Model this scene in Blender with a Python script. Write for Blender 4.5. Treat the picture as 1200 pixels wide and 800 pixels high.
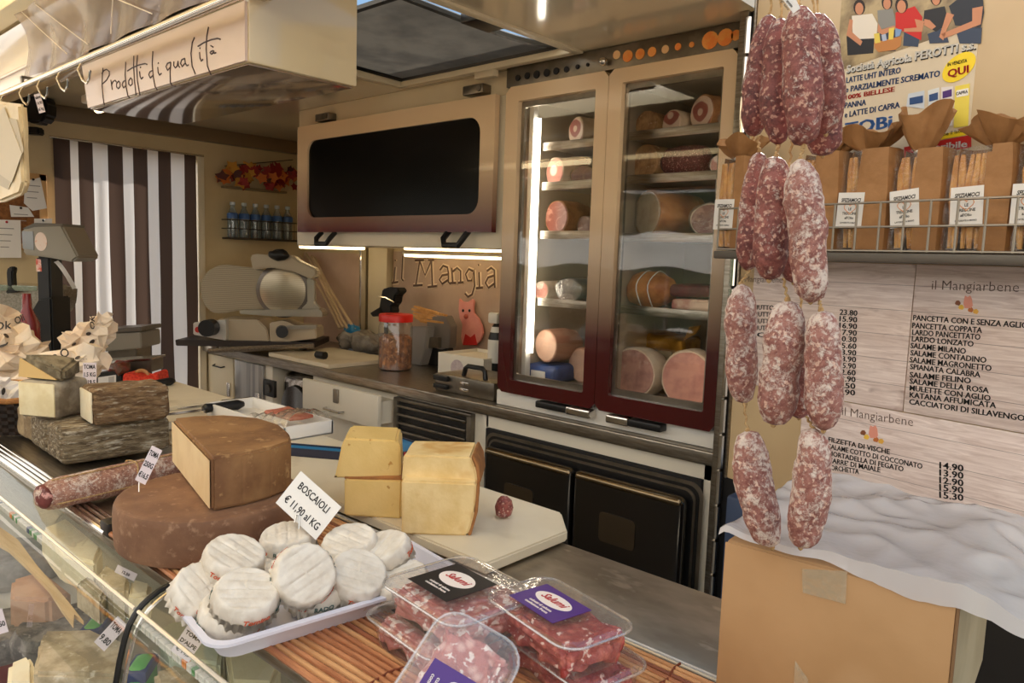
import bpy, bmesh, math, random
from mathutils import Vector as V, Matrix, noise
R = math.radians
for o in list(bpy.data.objects): bpy.data.objects.remove(o)
SC = bpy.context.scene
COL = SC.collection

# ---------------------------------------------------------------- camera
YAW, PIT, ROL, FOC, CZ = R(42.17), R(-6.276), R(1.881), 881.07, 1.62
fw = V((-math.sin(YAW)*math.cos(PIT), math.cos(YAW)*math.cos(PIT), math.sin(PIT)))
r0 = V((math.cos(YAW), math.sin(YAW), 0)); u0 = r0.cross(fw)
rt = r0*math.cos(ROL)+u0*math.sin(ROL); up = -r0*math.sin(ROL)+u0*math.cos(ROL)
CAM = V((0, 0, CZ))
cd = bpy.data.cameras.new('camera'); cd.sensor_width = 36; cd.lens = FOC*36/1200; cd.clip_start = .02
co = bpy.data.objects.new('camera', cd); COL.objects.link(co)
mw = Matrix((rt, up, -fw)).transposed().to_4x4(); mw.translation = CAM
co.matrix_world = mw; SC.camera = co

# ---------------------------------------------------------------- sky, sun, exposure
SC.view_settings.view_transform = 'Standard'; SC.view_settings.look = 'None'
SC.view_settings.gamma = 1; SC.view_settings.use_curve_mapping = False
SC.view_settings.exposure = 0.14
SKY = 2.0; SUN = 12.0; LED = 9.0; TUBE = 6.0
w = bpy.data.worlds.new('sky'); SC.world = w; w.use_nodes = True
nt = w.node_tree; nt.nodes.clear()
tc = nt.nodes.new('ShaderNodeTexCoord'); sx = nt.nodes.new('ShaderNodeSeparateXYZ')
rp = nt.nodes.new('ShaderNodeValToRGB'); bg = nt.nodes.new('ShaderNodeBackground'); ow = nt.nodes.new('ShaderNodeOutputWorld')
nt.links.new(tc.outputs['Generated'], sx.inputs[0]); nt.links.new(sx.outputs[2], rp.inputs[0])
mr = nt.nodes.new('ShaderNodeMapRange'); mr.inputs[1].default_value = -.05; mr.inputs[2].default_value = .30; nt.links.new(sx.outputs[1], mr.inputs[0])
mxs = nt.nodes.new('ShaderNodeMix'); mxs.data_type = 'RGBA'; mxs.inputs[7].default_value = (.15, .245, .37, 1)   # bright hazy sky over the street, bluer towards the back
nt.links.new(mr.outputs[0], mxs.inputs[0]); nt.links.new(rp.outputs[0], mxs.inputs[6]); nt.links.new(mxs.outputs[2], bg.inputs[0]); nt.links.new(bg.outputs[0], ow.inputs[0]); bg.inputs[1].default_value = SKY
cr = rp.color_ramp; cr.elements[0].position = 0; cr.elements[0].color = (1.0, .90, .78, 1)
cr.elements[1].position = .75; cr.elements[1].color = (.60, .63, .66, 1)
e = cr.elements.new(.22); e.color = (1.0, .935, .85, 1)
sd = bpy.data.lights.new('sun', 'SUN'); sd.energy = SUN; sd.angle = R(1); sd.color = (1, .93, .82)
so = bpy.data.objects.new('sun', sd); COL.objects.link(so)
so.rotation_euler = V((.3, -1.0, -.6)).to_track_quat('-Z', 'Y').to_euler()

# ---------------------------------------------------------------- helpers
def ray(px, py): return fw+rt*((px-600)/FOC)-up*((py-400)/FOC)
def onz(px, py, z): d = ray(px, py); return CAM+d*((z-CZ)/d.z)
def ony(px, py, y): d = ray(px, py); return CAM+d*(y/d.y)
def onx(px, py, x): d = ray(px, py); return CAM+d*(x/d.x)
def fr(o, ex=(1, 0, 0), ez=(0, 0, 1)):
    ex = V(ex).normalized(); ez = V(ez); ez = (ez-ex*ez.dot(ex)).normalized(); n = ex.cross(ez)
    m = Matrix((ex, ez, n)).transposed().to_4x4(); m.translation = V(o); return m
def loc2(m, px, py):
    n = m.col[2].to_3d(); d = ray(px, py); p = CAM+d*((m.translation-CAM).dot(n)/d.dot(n))
    q = m.inverted() @ p; return (q.x, q.y)
def lin(c):
    return tuple(((x/255+.055)/1.055)**2.4 if x > 10 else x/255/12.92 for x in c)+(1,)

class B:
    def __init__(s): s.bm = bmesh.new()
    def add(s, t, m=None, mi=0):
        if m is not None: t.transform(m)
        for f in t.faces: f.material_index = mi
        me = bpy.data.meshes.new('t'); t.to_mesh(me); t.free(); s.bm.from_mesh(me); bpy.data.meshes.remove(me); return s
    def box(s, c, sz, bev=0, seg=2, m=None, mi=0, rz=0):
        t = bmesh.new(); bmesh.ops.create_cube(t, size=1)
        bmesh.ops.scale(t, vec=V(sz), verts=t.verts)
        if bev: bmesh.ops.bevel(t, geom=t.edges[:], offset=min(bev, min(sz)*.49), segments=seg, affect='EDGES', profile=.5)
        mm = Matrix.Translation(V(c)) @ Matrix.Rotation(rz, 4, 'Z')
        return s.add(t, (m @ mm) if m is not None else mm, mi)
    def bb(s, a, b, bev=0, seg=2, m=None, mi=0):
        a, b = V(a), V(b); return s.box((a+b)/2, [abs(x) for x in (b-a)], bev, seg, m, mi)
    def cyl(s, a, b, r, r2=None, n=16, mi=0, m=None):
        a, b = V(a), V(b); d = b-a; t = bmesh.new()
        bmesh.ops.create_cone(t, cap_ends=True, segments=n, radius1=r, radius2=r if r2 is None else r2, depth=d.length)
        q = d.to_track_quat('Z', 'Y').to_matrix().to_4x4(); q.translation = (a+b)/2
        return s.add(t, (m @ q) if m is not None else q, mi)
    def sph(s, c, r, sub=3, m=None, mi=0, rot=None):
        t = bmesh.new(); bmesh.ops.create_icosphere(t, subdivisions=sub, radius=1)
        r = (r, r, r) if not hasattr(r, '__len__') else r
        mm = Matrix.Translation(V(c)) @ (rot.to_4x4() if rot is not None else Matrix()) @ Matrix.Diagonal((*r, 1))
        return s.add(t, (m @ mm) if m is not None else mm, mi)
    def lathe(s, prof, n=24, m=None, mi=0, ax=1, ay=1):
        t = bmesh.new(); rings = []
        for r, z in prof:
            if r < 1e-6: rings.append([t.verts.new((0, 0, z))])
            else: rings.append([t.verts.new((r*ax*math.cos(2*math.pi*i/n), r*ay*math.sin(2*math.pi*i/n), z)) for i in range(n)])
        for a, b in zip(rings, rings[1:]):
            for i in range(n):
                j = (i+1) % n
                if len(a) == 1 and len(b) == 1: break
                if len(a) == 1: t.faces.new((a[0], b[j], b[i]))
                elif len(b) == 1: t.faces.new((a[i], a[j], b[0]))
                else: t.faces.new((a[i], a[j], b[j], b[i]))
        for k, f in ((0, True), (-1, False)):
            if len(rings[k]) > 1: t.faces.new(rings[k][::-1] if f else rings[k])
        bmesh.ops.recalc_face_normals(t, faces=t.faces); return s.add(t, m, mi)
    def tube(s, path, r, n=8, mi=0, m=None, flat=None):
        t = bmesh.new(); P = [V(p) for p in path]; rings = []; prev = None
        for i, p in enumerate(P):
            d = (P[min(i+1, len(P)-1)]-P[max(i-1, 0)])
            d = d.normalized() if d.length > 1e-9 else V((0, 0, 1))
            if prev is None: a = d.orthogonal().normalized()
            else:
                a = prev-d*prev.dot(d); a = a.normalized() if a.length > 1e-6 else d.orthogonal().normalized()
            prev = a; b = d.cross(a); rr = r[i] if hasattr(r, '__len__') else r
            rings.append([t.verts.new(p+(a*math.cos(2*math.pi*k/n)+b*math.sin(2*math.pi*k/n))*rr) for k in range(n)])
        for a, b in zip(rings, rings[1:]):
            for k in range(n): t.faces.new((a[k], a[(k+1) % n], b[(k+1) % n], b[k]))
        t.faces.new(rings[0][::-1]); t.faces.new(rings[-1]); bmesh.ops.recalc_face_normals(t, faces=t.faces)
        return s.add(t, m, mi)
    def poly(s, pts, m, h=.001, mi=0, bev=0, z0=0):
        t = bmesh.new(); lo = [t.verts.new((x, y, z0)) for x, y in pts]; hi = [t.verts.new((x, y, z0+h)) for x, y in pts]
        t.faces.new(lo[::-1]); t.faces.new(hi); n = len(pts)
        for i in range(n): t.faces.new((lo[i], lo[(i+1) % n], hi[(i+1) % n], hi[i]))
        bmesh.ops.recalc_face_normals(t, faces=t.faces)
        if bev: bmesh.ops.bevel(t, geom=t.edges[:], offset=bev, segments=2, affect='EDGES')
        return s.add(t, m, mi)
    def grid(s, f, nu, nv, mi=0, thick=0, m=None, mif=None):
        t = bmesh.new(); g = [[t.verts.new(f(i/nu, j/nv)) for j in range(nv+1)] for i in range(nu+1)]
        for i in range(nu):
            for j in range(nv): t.faces.new((g[i][j], g[i+1][j], g[i+1][j+1], g[i][j+1]))
        if thick: bmesh.ops.solidify(t, geom=t.faces[:], thickness=thick)
        return s.add(t, m, mi)
    def disp(s, amp, sc, seed=0, octv=3):
        s.bm.normal_update(); o = V((seed*7.31, seed*3.7, seed*1.9))
        for v in s.bm.verts:
            p = v.co*sc+o; v.co += v.normal*(noise.fractal(p, 1.0, 2.0, octv)*amp)
        return s
    def sub(s, n=1):
        bmesh.ops.subdivide_edges(s.bm, edges=s.bm.edges[:], cuts=n, use_grid_fill=True); return s

MINV = {}
def prop(o, label=None, cat=None, group=None, kind=None):
    for k, v in (('label', label), ('category', cat), ('group', group), ('kind', kind)):
        if v: o[k] = v
    return o
def thing(name, label, cat, loc=(0, 0, 0), rz=0, group=None, kind=None):
    o = bpy.data.objects.new(name, None); COL.objects.link(o); o.empty_display_size = .02
    o.location = loc; o.rotation_euler = (0, 0, rz)
    MINV[o] = (Matrix.Translation(V(loc)) @ Matrix.Rotation(rz, 4, 'Z')).inverted()
    return prop(o, label, cat, group, kind)
def obj(name, b, mat, parent=None, label=None, cat=None, group=None, kind=None, local=False, loc=None, ang=35):
    me = bpy.data.meshes.new(name); b.bm.normal_update(); b.bm.to_mesh(me); b.bm.free()
    for mm in (mat if isinstance(mat, (list, tuple)) else [mat]): me.materials.append(mm)
    o = bpy.data.objects.new(name, me); COL.objects.link(o)
    M0 = Matrix()
    if parent is not None:
        if not local: me.transform(MINV[parent])
        o.parent = parent; M0 = MINV[parent]
    elif loc is not None:
        me.transform(Matrix.Translation(-V(loc))); o.location = loc; M0 = Matrix.Translation(-V(loc))
    MINV[o] = M0
    me.polygons.foreach_set('use_smooth', [True]*len(me.polygons)); me.set_sharp_from_angle(angle=R(ang)); me.update()
    return prop(o, label, cat, group, kind)
def dup(root, loc=None, rz=None, label=None, group=None, mx=None):
    def cp(o, par):
        c = o.copy(); COL.objects.link(c)
        if par: c.parent = par
        for ch in [x for x in bpy.data.objects if x.parent == o]: cp(ch, c)
        return c
    c = cp(root, None)
    if loc is not None: c.location = loc
    if rz is not None: c.rotation_euler = (0, 0, rz)
    if label: c['label'] = label
    if group: c['group'] = group
    return c
def textb(b, s, m, size=.02, ext=.0004, bold=0, align='LEFT', sx=1, shear=0, mi=0, space=1, lead=1):
    cu = bpy.data.curves.new('t', 'FONT'); cu.body = s; cu.size = size; cu.extrude = ext; cu.offset = bold*size
    cu.align_x = align; cu.shear = shear; cu.resolution_u = 2; cu.space_character = space; cu.space_line = lead
    o = bpy.data.objects.new('t', cu); COL.objects.link(o); bpy.context.view_layer.update()
    me = bpy.data.meshes.new_from_object(o.evaluated_get(bpy.context.evaluated_depsgraph_get()))
    bpy.data.objects.remove(o); bpy.data.curves.remove(cu)
    t = bmesh.new(); t.from_mesh(me); bpy.data.meshes.remove(me)
    return b.add(t, m @ Matrix.Diagonal((sx, 1, 1, 1)), mi)
def off(m, d): return m @ Matrix.Translation((0, 0, d))

# ---------------------------------------------------------------- materials
def nodes(name):
    m = bpy.data.materials.new(name); m.use_nodes = True; t = m.node_tree; t.nodes.clear()
    o = t.nodes.new('ShaderNodeOutputMaterial'); p = t.nodes.new('ShaderNodeBsdfPrincipled'); t.links.new(p.outputs[0], o.inputs[0])
    return m, t, p, o
def coords(t, stretch=(1, 1, 1), rot=(0, 0, 0), loc=(0, 0, 0)):
    c = t.nodes.new('ShaderNodeTexCoord'); mp = t.nodes.new('ShaderNodeMapping')
    mp.inputs['Scale'].default_value = stretch; mp.inputs['Rotation'].default_value = rot; mp.inputs['Location'].default_value = loc
    t.links.new(c.outputs['Object'], mp.inputs[0]); return mp.outputs[0]
def tex(t, co, scale, det=4, kind='noise', rough=.6, dist=0):
    if kind == 'noise':
        n = t.nodes.new('ShaderNodeTexNoise'); n.inputs['Scale'].default_value = scale; n.inputs['Detail'].default_value = det
        n.inputs['Roughness'].default_value = rough; n.inputs['Distortion'].default_value = dist; out = n.outputs[0]
    elif kind == 'vor':
        n = t.nodes.new('ShaderNodeTexVoronoi'); n.inputs['Scale'].default_value = scale; out = n.outputs[0]
    else:
        n = t.nodes.new('ShaderNodeTexWave'); n.wave_type = 'RINGS' if kind == 'rings' else 'BANDS'; n.rings_direction = 'Y'; n.bands_direction = kind[-1].upper() if kind.startswith('band') else 'X'
        n.inputs['Scale'].default_value = scale; n.inputs['Distortion'].default_value = dist; n.inputs['Detail'].default_value = det; out = n.outputs[1]
    t.links.new(co, n.inputs['Vector']); return out
def mapr(t, v, a, b, c=0, d=1):
    n = t.nodes.new('ShaderNodeMapRange'); n.inputs[1].default_value = a; n.inputs[2].default_value = b; n.inputs[3].default_value = c; n.inputs[4].default_value = d
    t.links.new(v, n.inputs[0]); return n.outputs[0]
def mixc(t, f, a, b):
    n = t.nodes.new('ShaderNodeMix'); n.data_type = 'RGBA'
    for i, x in ((0, f), (6, a), (7, b)):
        if hasattr(x, 'links') or hasattr(x, 'is_linked'): t.links.new(x, n.inputs[i])
        else: n.inputs[i].default_value = x
    return n.outputs[2]
def bump(t, p, h, st, dist=.002):
    b = t.nodes.new('ShaderNodeBump'); b.inputs['Strength'].default_value = st; b.inputs['Distance'].default_value = dist
    t.links.new(h, b.inputs['Height']); t.links.new(b.outputs[0], p.inputs['Normal'])
MC = {}
def mat(name, c=(200, 200, 200), c2=None, rough=.5, metal=0, scale=8, lo=.4, hi=.6, bmp=0, bscale=60, coat=0, st=(1, 1, 1), emit=0, det=4, spec=.5, kind='noise', c3=None, s3=30, lo3=.6, hi3=.7, k3='noise', dist=0, sss=0, bd=.002, trans=0):
    if name in MC: return MC[name]
    m, t, p, o = nodes(name)
    p.inputs['Base Color'].default_value = lin(c); p.inputs['Roughness'].default_value = rough; p.inputs['Metallic'].default_value = metal
    p.inputs['Specular IOR Level'].default_value = spec; p.inputs['Coat Weight'].default_value = coat; p.inputs['Coat Roughness'].default_value = .08
    if emit: p.inputs['Emission Color'].default_value = lin(c); p.inputs['Emission Strength'].default_value = emit
    if sss: p.inputs['Subsurface Weight'].default_value = sss; p.inputs['Subsurface Radius'].default_value = (.01, .005, .003)
    if trans: p.inputs['Transmission Weight'].default_value = trans
    if c2 or bmp:
        co = coords(t, st)
    if c2:
        f = mapr(t, tex(t, co, scale, det, kind, dist=dist), lo, hi); out = mixc(t, f, lin(c), lin(c2))
        if c3: out = mixc(t, mapr(t, tex(t, co, s3, 3, k3), lo3, hi3), out, lin(c3))
        t.links.new(out, p.inputs['Base Color'])
    if bmp: bump(t, p, tex(t, co, bscale, 4), bmp, bd)
    MC[name] = m; return m
def glass(name, tint=(255, 255, 255), refl=.06, rough=.02, haze=0, hazec=(255, 255, 255), bmp=0, bscale=30):
    """thin clear sheet: see-through with a Fresnel sheen, plus a little milky scatter for plastic film"""
    if name in MC: return MC[name]
    m, t, p, o = nodes(name); t.nodes.remove(p)
    tr = t.nodes.new('ShaderNodeBsdfTransparent'); tr.inputs[0].default_value = lin(tint)
    gl = t.nodes.new('ShaderNodeBsdfGlossy'); gl.inputs['Roughness'].default_value = rough
    fz = t.nodes.new('ShaderNodeFresnel'); ge = t.nodes.new('ShaderNodeNewGeometry'); t.links.new(mapr(t, ge.outputs['Backfacing'], 0, 1, 1.45, 1/1.45), fz.inputs[0])
    a = t.nodes.new('ShaderNodeMath'); a.operation = 'MULTIPLY_ADD'; a.inputs[1].default_value = 1.2; a.inputs[2].default_value = refl-.04; a.use_clamp = True
    t.links.new(fz.outputs[0], a.inputs[0]); mx = t.nodes.new('ShaderNodeMixShader'); t.links.new(a.outputs[0], mx.inputs[0])
    base = tr.outputs[0]
    if haze:
        df = t.nodes.new('ShaderNodeBsdfDiffuse'); df.inputs[0].default_value = lin(hazec); mh = t.nodes.new('ShaderNodeMixShader'); mh.inputs[0].default_value = haze
        t.links.new(tr.outputs[0], mh.inputs[1]); t.links.new(df.outputs[0], mh.inputs[2]); base = mh.outputs[0]
    t.links.new(base, mx.inputs[1]); t.links.new(gl.outputs[0], mx.inputs[2]); t.links.new(mx.outputs[0], o.inputs[0])
    if bmp:
        b = t.nodes.new('ShaderNodeBump'); b.inputs['Strength'].default_value = bmp; b.inputs['Distance'].default_value = .004
        t.links.new(tex(t, coords(t), bscale, 3), b.inputs['Height']); t.links.new(b.outputs[0], gl.inputs['Normal']); t.links.new(b.outputs[0], fz.inputs['Normal'])
    MC[name] = m; return m
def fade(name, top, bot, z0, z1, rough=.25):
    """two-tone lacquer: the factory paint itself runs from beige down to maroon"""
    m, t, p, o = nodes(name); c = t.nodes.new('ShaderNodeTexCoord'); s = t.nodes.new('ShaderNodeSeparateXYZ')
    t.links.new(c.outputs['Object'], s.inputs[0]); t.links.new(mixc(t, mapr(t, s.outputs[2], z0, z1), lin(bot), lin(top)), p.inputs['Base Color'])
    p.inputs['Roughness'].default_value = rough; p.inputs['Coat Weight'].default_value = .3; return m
def salami_mat(name, a, b, c, mold):
    m, t, p, o = nodes(name); co = coords(t)
    meat = mixc(t, mapr(t, tex(t, co, 110, 4, 'noise', .7), .4, .6), lin(a), lin(b))
    fat = mixc(t, mapr(t, tex(t, co, 230, 2, 'noise', .5), .58, .66), meat, lin(c))
    w1 = tex(t, co, 150, 6, 'noise', .78, .4); w2 = mapr(t, tex(t, co, 26, 4), .35, .65, -.10, .10)
    ad = t.nodes.new('ShaderNodeMath'); ad.operation = 'ADD'; t.links.new(w1, ad.inputs[0]); t.links.new(w2, ad.inputs[1])
    f = mapr(t, ad.outputs[0], mold, mold+.13, 0, .82)
    t.links.new(mixc(t, f, fat, lin((222, 208, 194))), p.inputs['Base Color']); p.inputs['Roughness'].default_value = .62
    bump(t, p, tex(t, co, 170, 5, 'noise', .7), .6, .002); return m
WHITE = mat('white_plastic', (225, 222, 215), rough=.35)
PAPER = mat('white_paper', (236, 232, 226), rough=.8)
INK = mat('black_ink', (25, 22, 22), rough=.7)
BLACK = mat('black_plastic', (18, 17, 17), rough=.4)
BEIGE = mat('beige_laminate', (226, 212, 182), (222, 206, 174), rough=.4, scale=2)
STEEL = mat('brushed_steel', (172, 164, 152), (146, 138, 126), rough=.32, metal=1, scale=14, st=(1, 12, 12), bmp=.05, bscale=60)
DSTEEL = mat('dull_steel', (150, 142, 130), (118, 111, 100), rough=.38, metal=1, scale=6, bmp=.04)
CHROME = mat('chrome', (215, 210, 202), rough=.14, metal=1)
STRING = mat('twine', (196, 164, 116), (160, 125, 80), rough=.9, scale=200)
# ================================================================ SETTING
LW, BY, CEIL, FL = -4.35, 2.75, 2.31, .12
WALLM = mat('van_wall', (214, 194, 152), (206, 185, 142), rough=.45, scale=3)
CEILM = mat('ceiling_gloss', (216, 202, 172), rough=.12, coat=.6)
ASPH = mat('street_paving', (112, 104, 96), (92, 86, 80), rough=.9, scale=3)
DARK = mat('dark_void', (22, 20, 20), rough=.8)
def S(name, b, m, **k): return obj(name, b, m, kind='structure', **k)
S('floor', B().bb((-14, -12, -.05), (12, 6, 0)), ASPH)
S('floor_deck', B().bb((LW, .5, FL-.04), (2, BY, FL)), mat('van_floor', (110, 104, 98), rough=.7))
wl = B(); wl.bb((LW-.05, .75, FL), (LW, 1.31, CEIL)); wl.bb((LW-.05, 2.03, FL), (LW, BY, CEIL)); wl.bb((LW-.05, 1.31, 2.12), (LW, 2.03, CEIL))
S('wall_left', wl, WALLM)
S('trim_1', B().bb((LW, .75, 2.235), (LW+.06, BY, CEIL), .005), mat('brown_channel', (120, 100, 74), rough=.4))
S('trim_2', B().bb((LW, 2.03, FL), (LW+.025, 2.07, 2.15), .004), mat('door_jamb', (228, 216, 190), rough=.35))
wb = B(); wb.bb((LW, BY, FL), (-.96, BY+.05, CEIL))
S('wall_back', wb, WALLM)
S('wall_right', B().bb((-1.0, 2.07, FL), (-.955, BY, CEIL)), WALLM)
ce = B(); hx0, hx1, hy0, hy1 = -2.5, -1.6, 1.26, 2.03
ce.bb((LW, .75, CEIL), (hx0, BY, CEIL+.04)); ce.bb((hx1, .75, CEIL), (-.955, BY, CEIL+.04))
ce.bb((hx0, .75, CEIL), (hx1, hy0, CEIL+.04)); ce.bb((hx0, hy1, CEIL), (hx1, BY, CEIL+.04))
S('ceiling', ce, CEILM)
hf = B()
for a, b in (((hx0-.02, hy0-.02), (hx0+.012, hy1+.02)), ((hx1-.012, hy0-.02), (hx1+.02, hy1+.02)), ((hx0, hy0-.02), (hx1, hy0+.012)), ((hx0, hy1-.012), (hx1, hy1+.02))):
    hf.bb((a[0], a[1], CEIL-.008), (b[0], b[1], CEIL+.075), .003)
S('trim_3', hf, BEIGE)
# the raised service flap outside, and the header beam it hinges on
fl = B().grid(lambda u, v: V((-4.6+3.7*u, .74-1.4*v, 2.30+.36*v+.02*math.sin(v*3))), 12, 8, thick=.03)
S('ceiling_flap', fl, mat('flap_paint', (240, 222, 184), rough=.22, coat=.4))
bm_ = B(); bm_.bb((-4.4, .75, 2.10), (1.2, .80, 2.30), .006); bm_.bb((-4.4, .742, 2.155), (1.2, .76, 2.165), .003); bm_.bb((-4.4, .735, 2.095), (1.2, .785, 2.112), .004)
S('trim_4', bm_, mat('header_paint', (232, 206, 162), rough=.25, coat=.5))
# fascia above upper cabinet and display fridge
S('trim_5', B().bb((-3.36, 2.09, 2.22), (-1.94, 2.2, CEIL), .004), BEIGE)

# pierced steel strip above the fridge
FB = fr((0, 2.05, 0))
t = thing('perforated_strip', 'steel strip with a row of round holes above the fridge doors', 'metal strip', (-1.5, 2.05, 2.24))
ps = B(); ps.bb((-1.93, 2.055, 2.237), (-1.0, 2.062, CEIL-.002), .001); ps.bb((-1.93, 2.06, 2.237), (-1.0, 2.2, 2.243))
obj('strip', ps, DSTEEL, t)
PO = mat('hole_light_orange', (255, 176, 92), (255, 150, 70), rough=.5, scale=30); PW = mat('hole_light_pale', (250, 205, 150), rough=.5)  # light shining through the holes, painted as orange and pale discs
for i, (x, y, r_) in enumerate([(606, 91, 3.6), (617, 88.5, 4), (628, 87, 4.6), (640, 85, 4.4), (651, 83, 4), (663, 81, 3.4), (676, 78, 2.6), (688, 75.5, 2),
        (722, 64, 4.6), (735, 65.5, 6.2), (749.5, 63, 5.6), (763.5, 60.5, 5), (779, 57.5, 4.2), (794, 54.5, 3.6), (810, 52, 2.8), (831.5, 47, 8.6), (849.5, 43.5, 8.2), (862, 41, 5)]):
    u, v = loc2(FB, x, y); rr = r_/881*2.6
    obj('hole', B().poly([(u+rr*math.cos(a*.3927), v+rr*1.0*math.sin(a*.3927)) for a in range(16)], off(FB, -.0045), .003), DARK if i < 8 else (PW if i in (8, 12) else PO), t)
t = thing('chrome_dome', 'small chrome dome on the pierced strip above the fridge', 'dome', ony(707, 72, 2.05))
obj('cap', B().sph(ony(707, 72, 2.035), (.014, .016, .014)), CHROME, t); obj('stem', B().cyl(ony(707, 72, 2.03), ony(707, 72, 2.056), .008), DARK, t)

# roof hatch lid
t = thing('roof_hatch', 'dark tinted roof hatch lid propped open in the ceiling', 'roof hatch', (-2.05, 2.03, CEIL+.06))
def lidf(u, v):
    x1 = -1.635-.10*(1-math.exp(-v*9)); return V((-2.48+(x1+2.48)*u, 2.02-.62*v, CEIL+.022+.012*v-.012*math.sin(u*math.pi)*math.sin(v*math.pi)))
obj('lid', B().grid(lidf, 16, 16, thick=.012), mat('tinted_mesh', (124, 120, 113), (104, 101, 96), rough=.75, scale=5, bmp=.2, bscale=400), t)
rim = [lidf(u/16, 0) for u in range(17)]+[lidf(1, v/16) for v in range(1, 17)]+[lidf(1-u/16, 1) for u in range(1, 17)]+[lidf(0, 1-v/16) for v in range(1, 17)]
obj('rim', B().tube(rim, .011, 6), BLACK, t)
obj('hinge', B().box(ony(570, 87, 2.035), (.10, .03, .028), .004), BEIGE, t)
obj('latch', B().bb((-1.70, 1.60, CEIL+.0), (-1.60, 1.72, CEIL+.03), .004), BLACK, t)

# striped curtain in the door of the end wall
def trans_mat(name, c):
    m, t_, p, o = nodes(name); p.inputs['Base Color'].default_value = lin(c); p.inputs['Roughness'].default_value = .9
    tl = t_.nodes.new('ShaderNodeBsdfTranslucent'); tl.inputs[0].default_value = lin(c); mx = t_.nodes.new('ShaderNodeMixShader'); mx.inputs[0].default_value = .35
    t_.links.new(p.outputs[0], mx.inputs[1]); t_.links.new(tl.outputs[0], mx.inputs[2]); t_.links.new(mx.outputs[0], o.inputs[0]); return m
t = thing('striped_curtain', 'brown and white striped door curtain on a thin rail in the end wall', 'curtain', (LW+.05, 1.67, 2.15))
b = B(); edges = [loc2(fr((LW+.04, 0, 0), (0, 1, 0)), x, 300)[0] for x in (67, 86, 96, 112, 130, 147, 159, 175, 188, 202, 218, 231)]
n = 240; y0, y1 = edges[0], edges[-1]
t_ = bmesh.new(); nz = 14; gg = []
for i in range(n+1):
    y = y0+(y1-y0)*i/n; gg.append([t_.verts.new((LW+.035+.010*math.sin(y*48+.5*math.sin(y*21))*(.35+.65*j/nz)*1.0, y+.006*math.sin(j*.8+y*30)*(j/nz), 2.145-1.95*j/nz)) for j in range(nz+1)])
for i in range(n):
    k = sum(1 for e_ in edges if e_ <= y0+(y1-y0)*(i+.5)/n)-1
    for j in range(nz):
        f = t_.faces.new((gg[i][j], gg[i+1][j], gg[i+1][j+1], gg[i][j+1])); f.material_index = k % 2
me_ = bpy.data.meshes.new('x'); t_.to_mesh(me_); t_.free(); b.bm.from_mesh(me_)
obj('cloth', b, [trans_mat('brown_stripe', (78, 62, 54)), trans_mat('white_stripe', (238, 234, 232))], t)
obj('rail', B().cyl((LW+.035, 1.27, 2.15), (LW+.035, 2.06, 2.15), .006), CHROME, t)

# ================================================================ BACK RUN: worktop, base units
WT = 1.0775
t = thing('worktop', 'long stainless steel worktop along the back wall', 'worktop', (-2.7, 2.05, 1.02))
obj('top', B().bb((LW+.004, 2.05, 1.035), (-1.0, BY-.003, WT-.015)).bb((LW+.004, 2.046, 1.018), (-1.0, 2.075, WT-.0151), .006, 3), STEEL, t)
WT = 1.0625
F8 = fr((0, 2.08, 0))
def rect8(x0, y0, x1, y1, x2, y2, x3, y3): return [loc2(F8, *q) for q in ((x0, y0), (x1, y1), (x2, y2), (x3, y3))]
BASEM = mat('base_laminate', (232, 224, 206), rough=.35)
t = thing('base_cabinet', 'cream base cabinet with drawer and doors under the steel worktop', 'cabinet', (-2.9, 2.4, FL))
cb = B(); cb.bb((LW+.004, 2.10, FL), (-3.63, 2.7, 1.02)); cb.bb((-3.24, 2.10, FL), (-2.0, 2.7, 1.02)); cb.bb((-3.64, 2.45, FL), (-3.2, 2.7, 1.02)); cb.bb((-3.64, 2.10, FL), (-3.2, 2.5, .60))
obj('carcass', cb, BASEM, t)
d = obj('door', B().bb((-4.33, 2.08, .76), (-4.03, 2.099, 1.0), .004), BEIGE, t, label='cream cupboard door at the left end')
obj('handle', B().tube([(-4.24, 2.08, .945), (-4.23, 2.06, .94), (-4.13, 2.06, .94), (-4.12, 2.08, .945)], .004), BLACK, d)
obj('latch', B().bb((-4.08, 2.066, .78), (-4.05, 2.08, .86), .004), CHROME, d)
d = obj('door', B().bb((-4.01, 2.08, .74), (-3.70, 2.099, 1.0), .004), mat('mottled_steel', (190, 188, 184), (150, 150, 150), rough=.3, metal=.8, scale=5, st=(6, 1, .2)), t, label='mottled steel door')
obj('latch', B().bb((-3.76, 2.066, .76), (-3.72, 2.08, .85), .004), CHROME, d)
d = obj('socket_panel', B().bb((-3.69, 2.082, .84), (-3.585, 2.0995, .93), .003), BLACK, t)
obj('socket', B().cyl((-3.635, 2.083, .885), (-3.635, 2.072, .885), .022), mat('socket_grey', (60, 58, 56), rough=.4), d)
d = obj('drawer', B().bb((-3.165, 1.99, .865), (-2.575, 2.012, 1.012), .004).bb((-3.15, 2.0, .88), (-2.59, 2.1, .98)), BASEM, t, label='pale drawer pulled slightly open')
obj('handle', B().tube([(-2.96, 1.99, .90), (-2.95, 1.968, .90), (-2.83, 1.968, .90), (-2.82, 1.99, .90)], .005), CHROME, d)
obj('latch', B().bb((-2.895, 1.978, .935), (-2.86, 1.99, 1.0), .004), DSTEEL, d)
g = obj('grille', B().bb((-2.555, 2.085, .72), (-2.10, 2.099, .985)), BLACK, t, label='dark louvred vent grille')
sb = B(); 
for k in range(7): sb.box((-2.327, 2.078, .965-.037*k), (.43, .022, .012), .003, m=None)
obj('slat', sb, DSTEEL, g)
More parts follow.
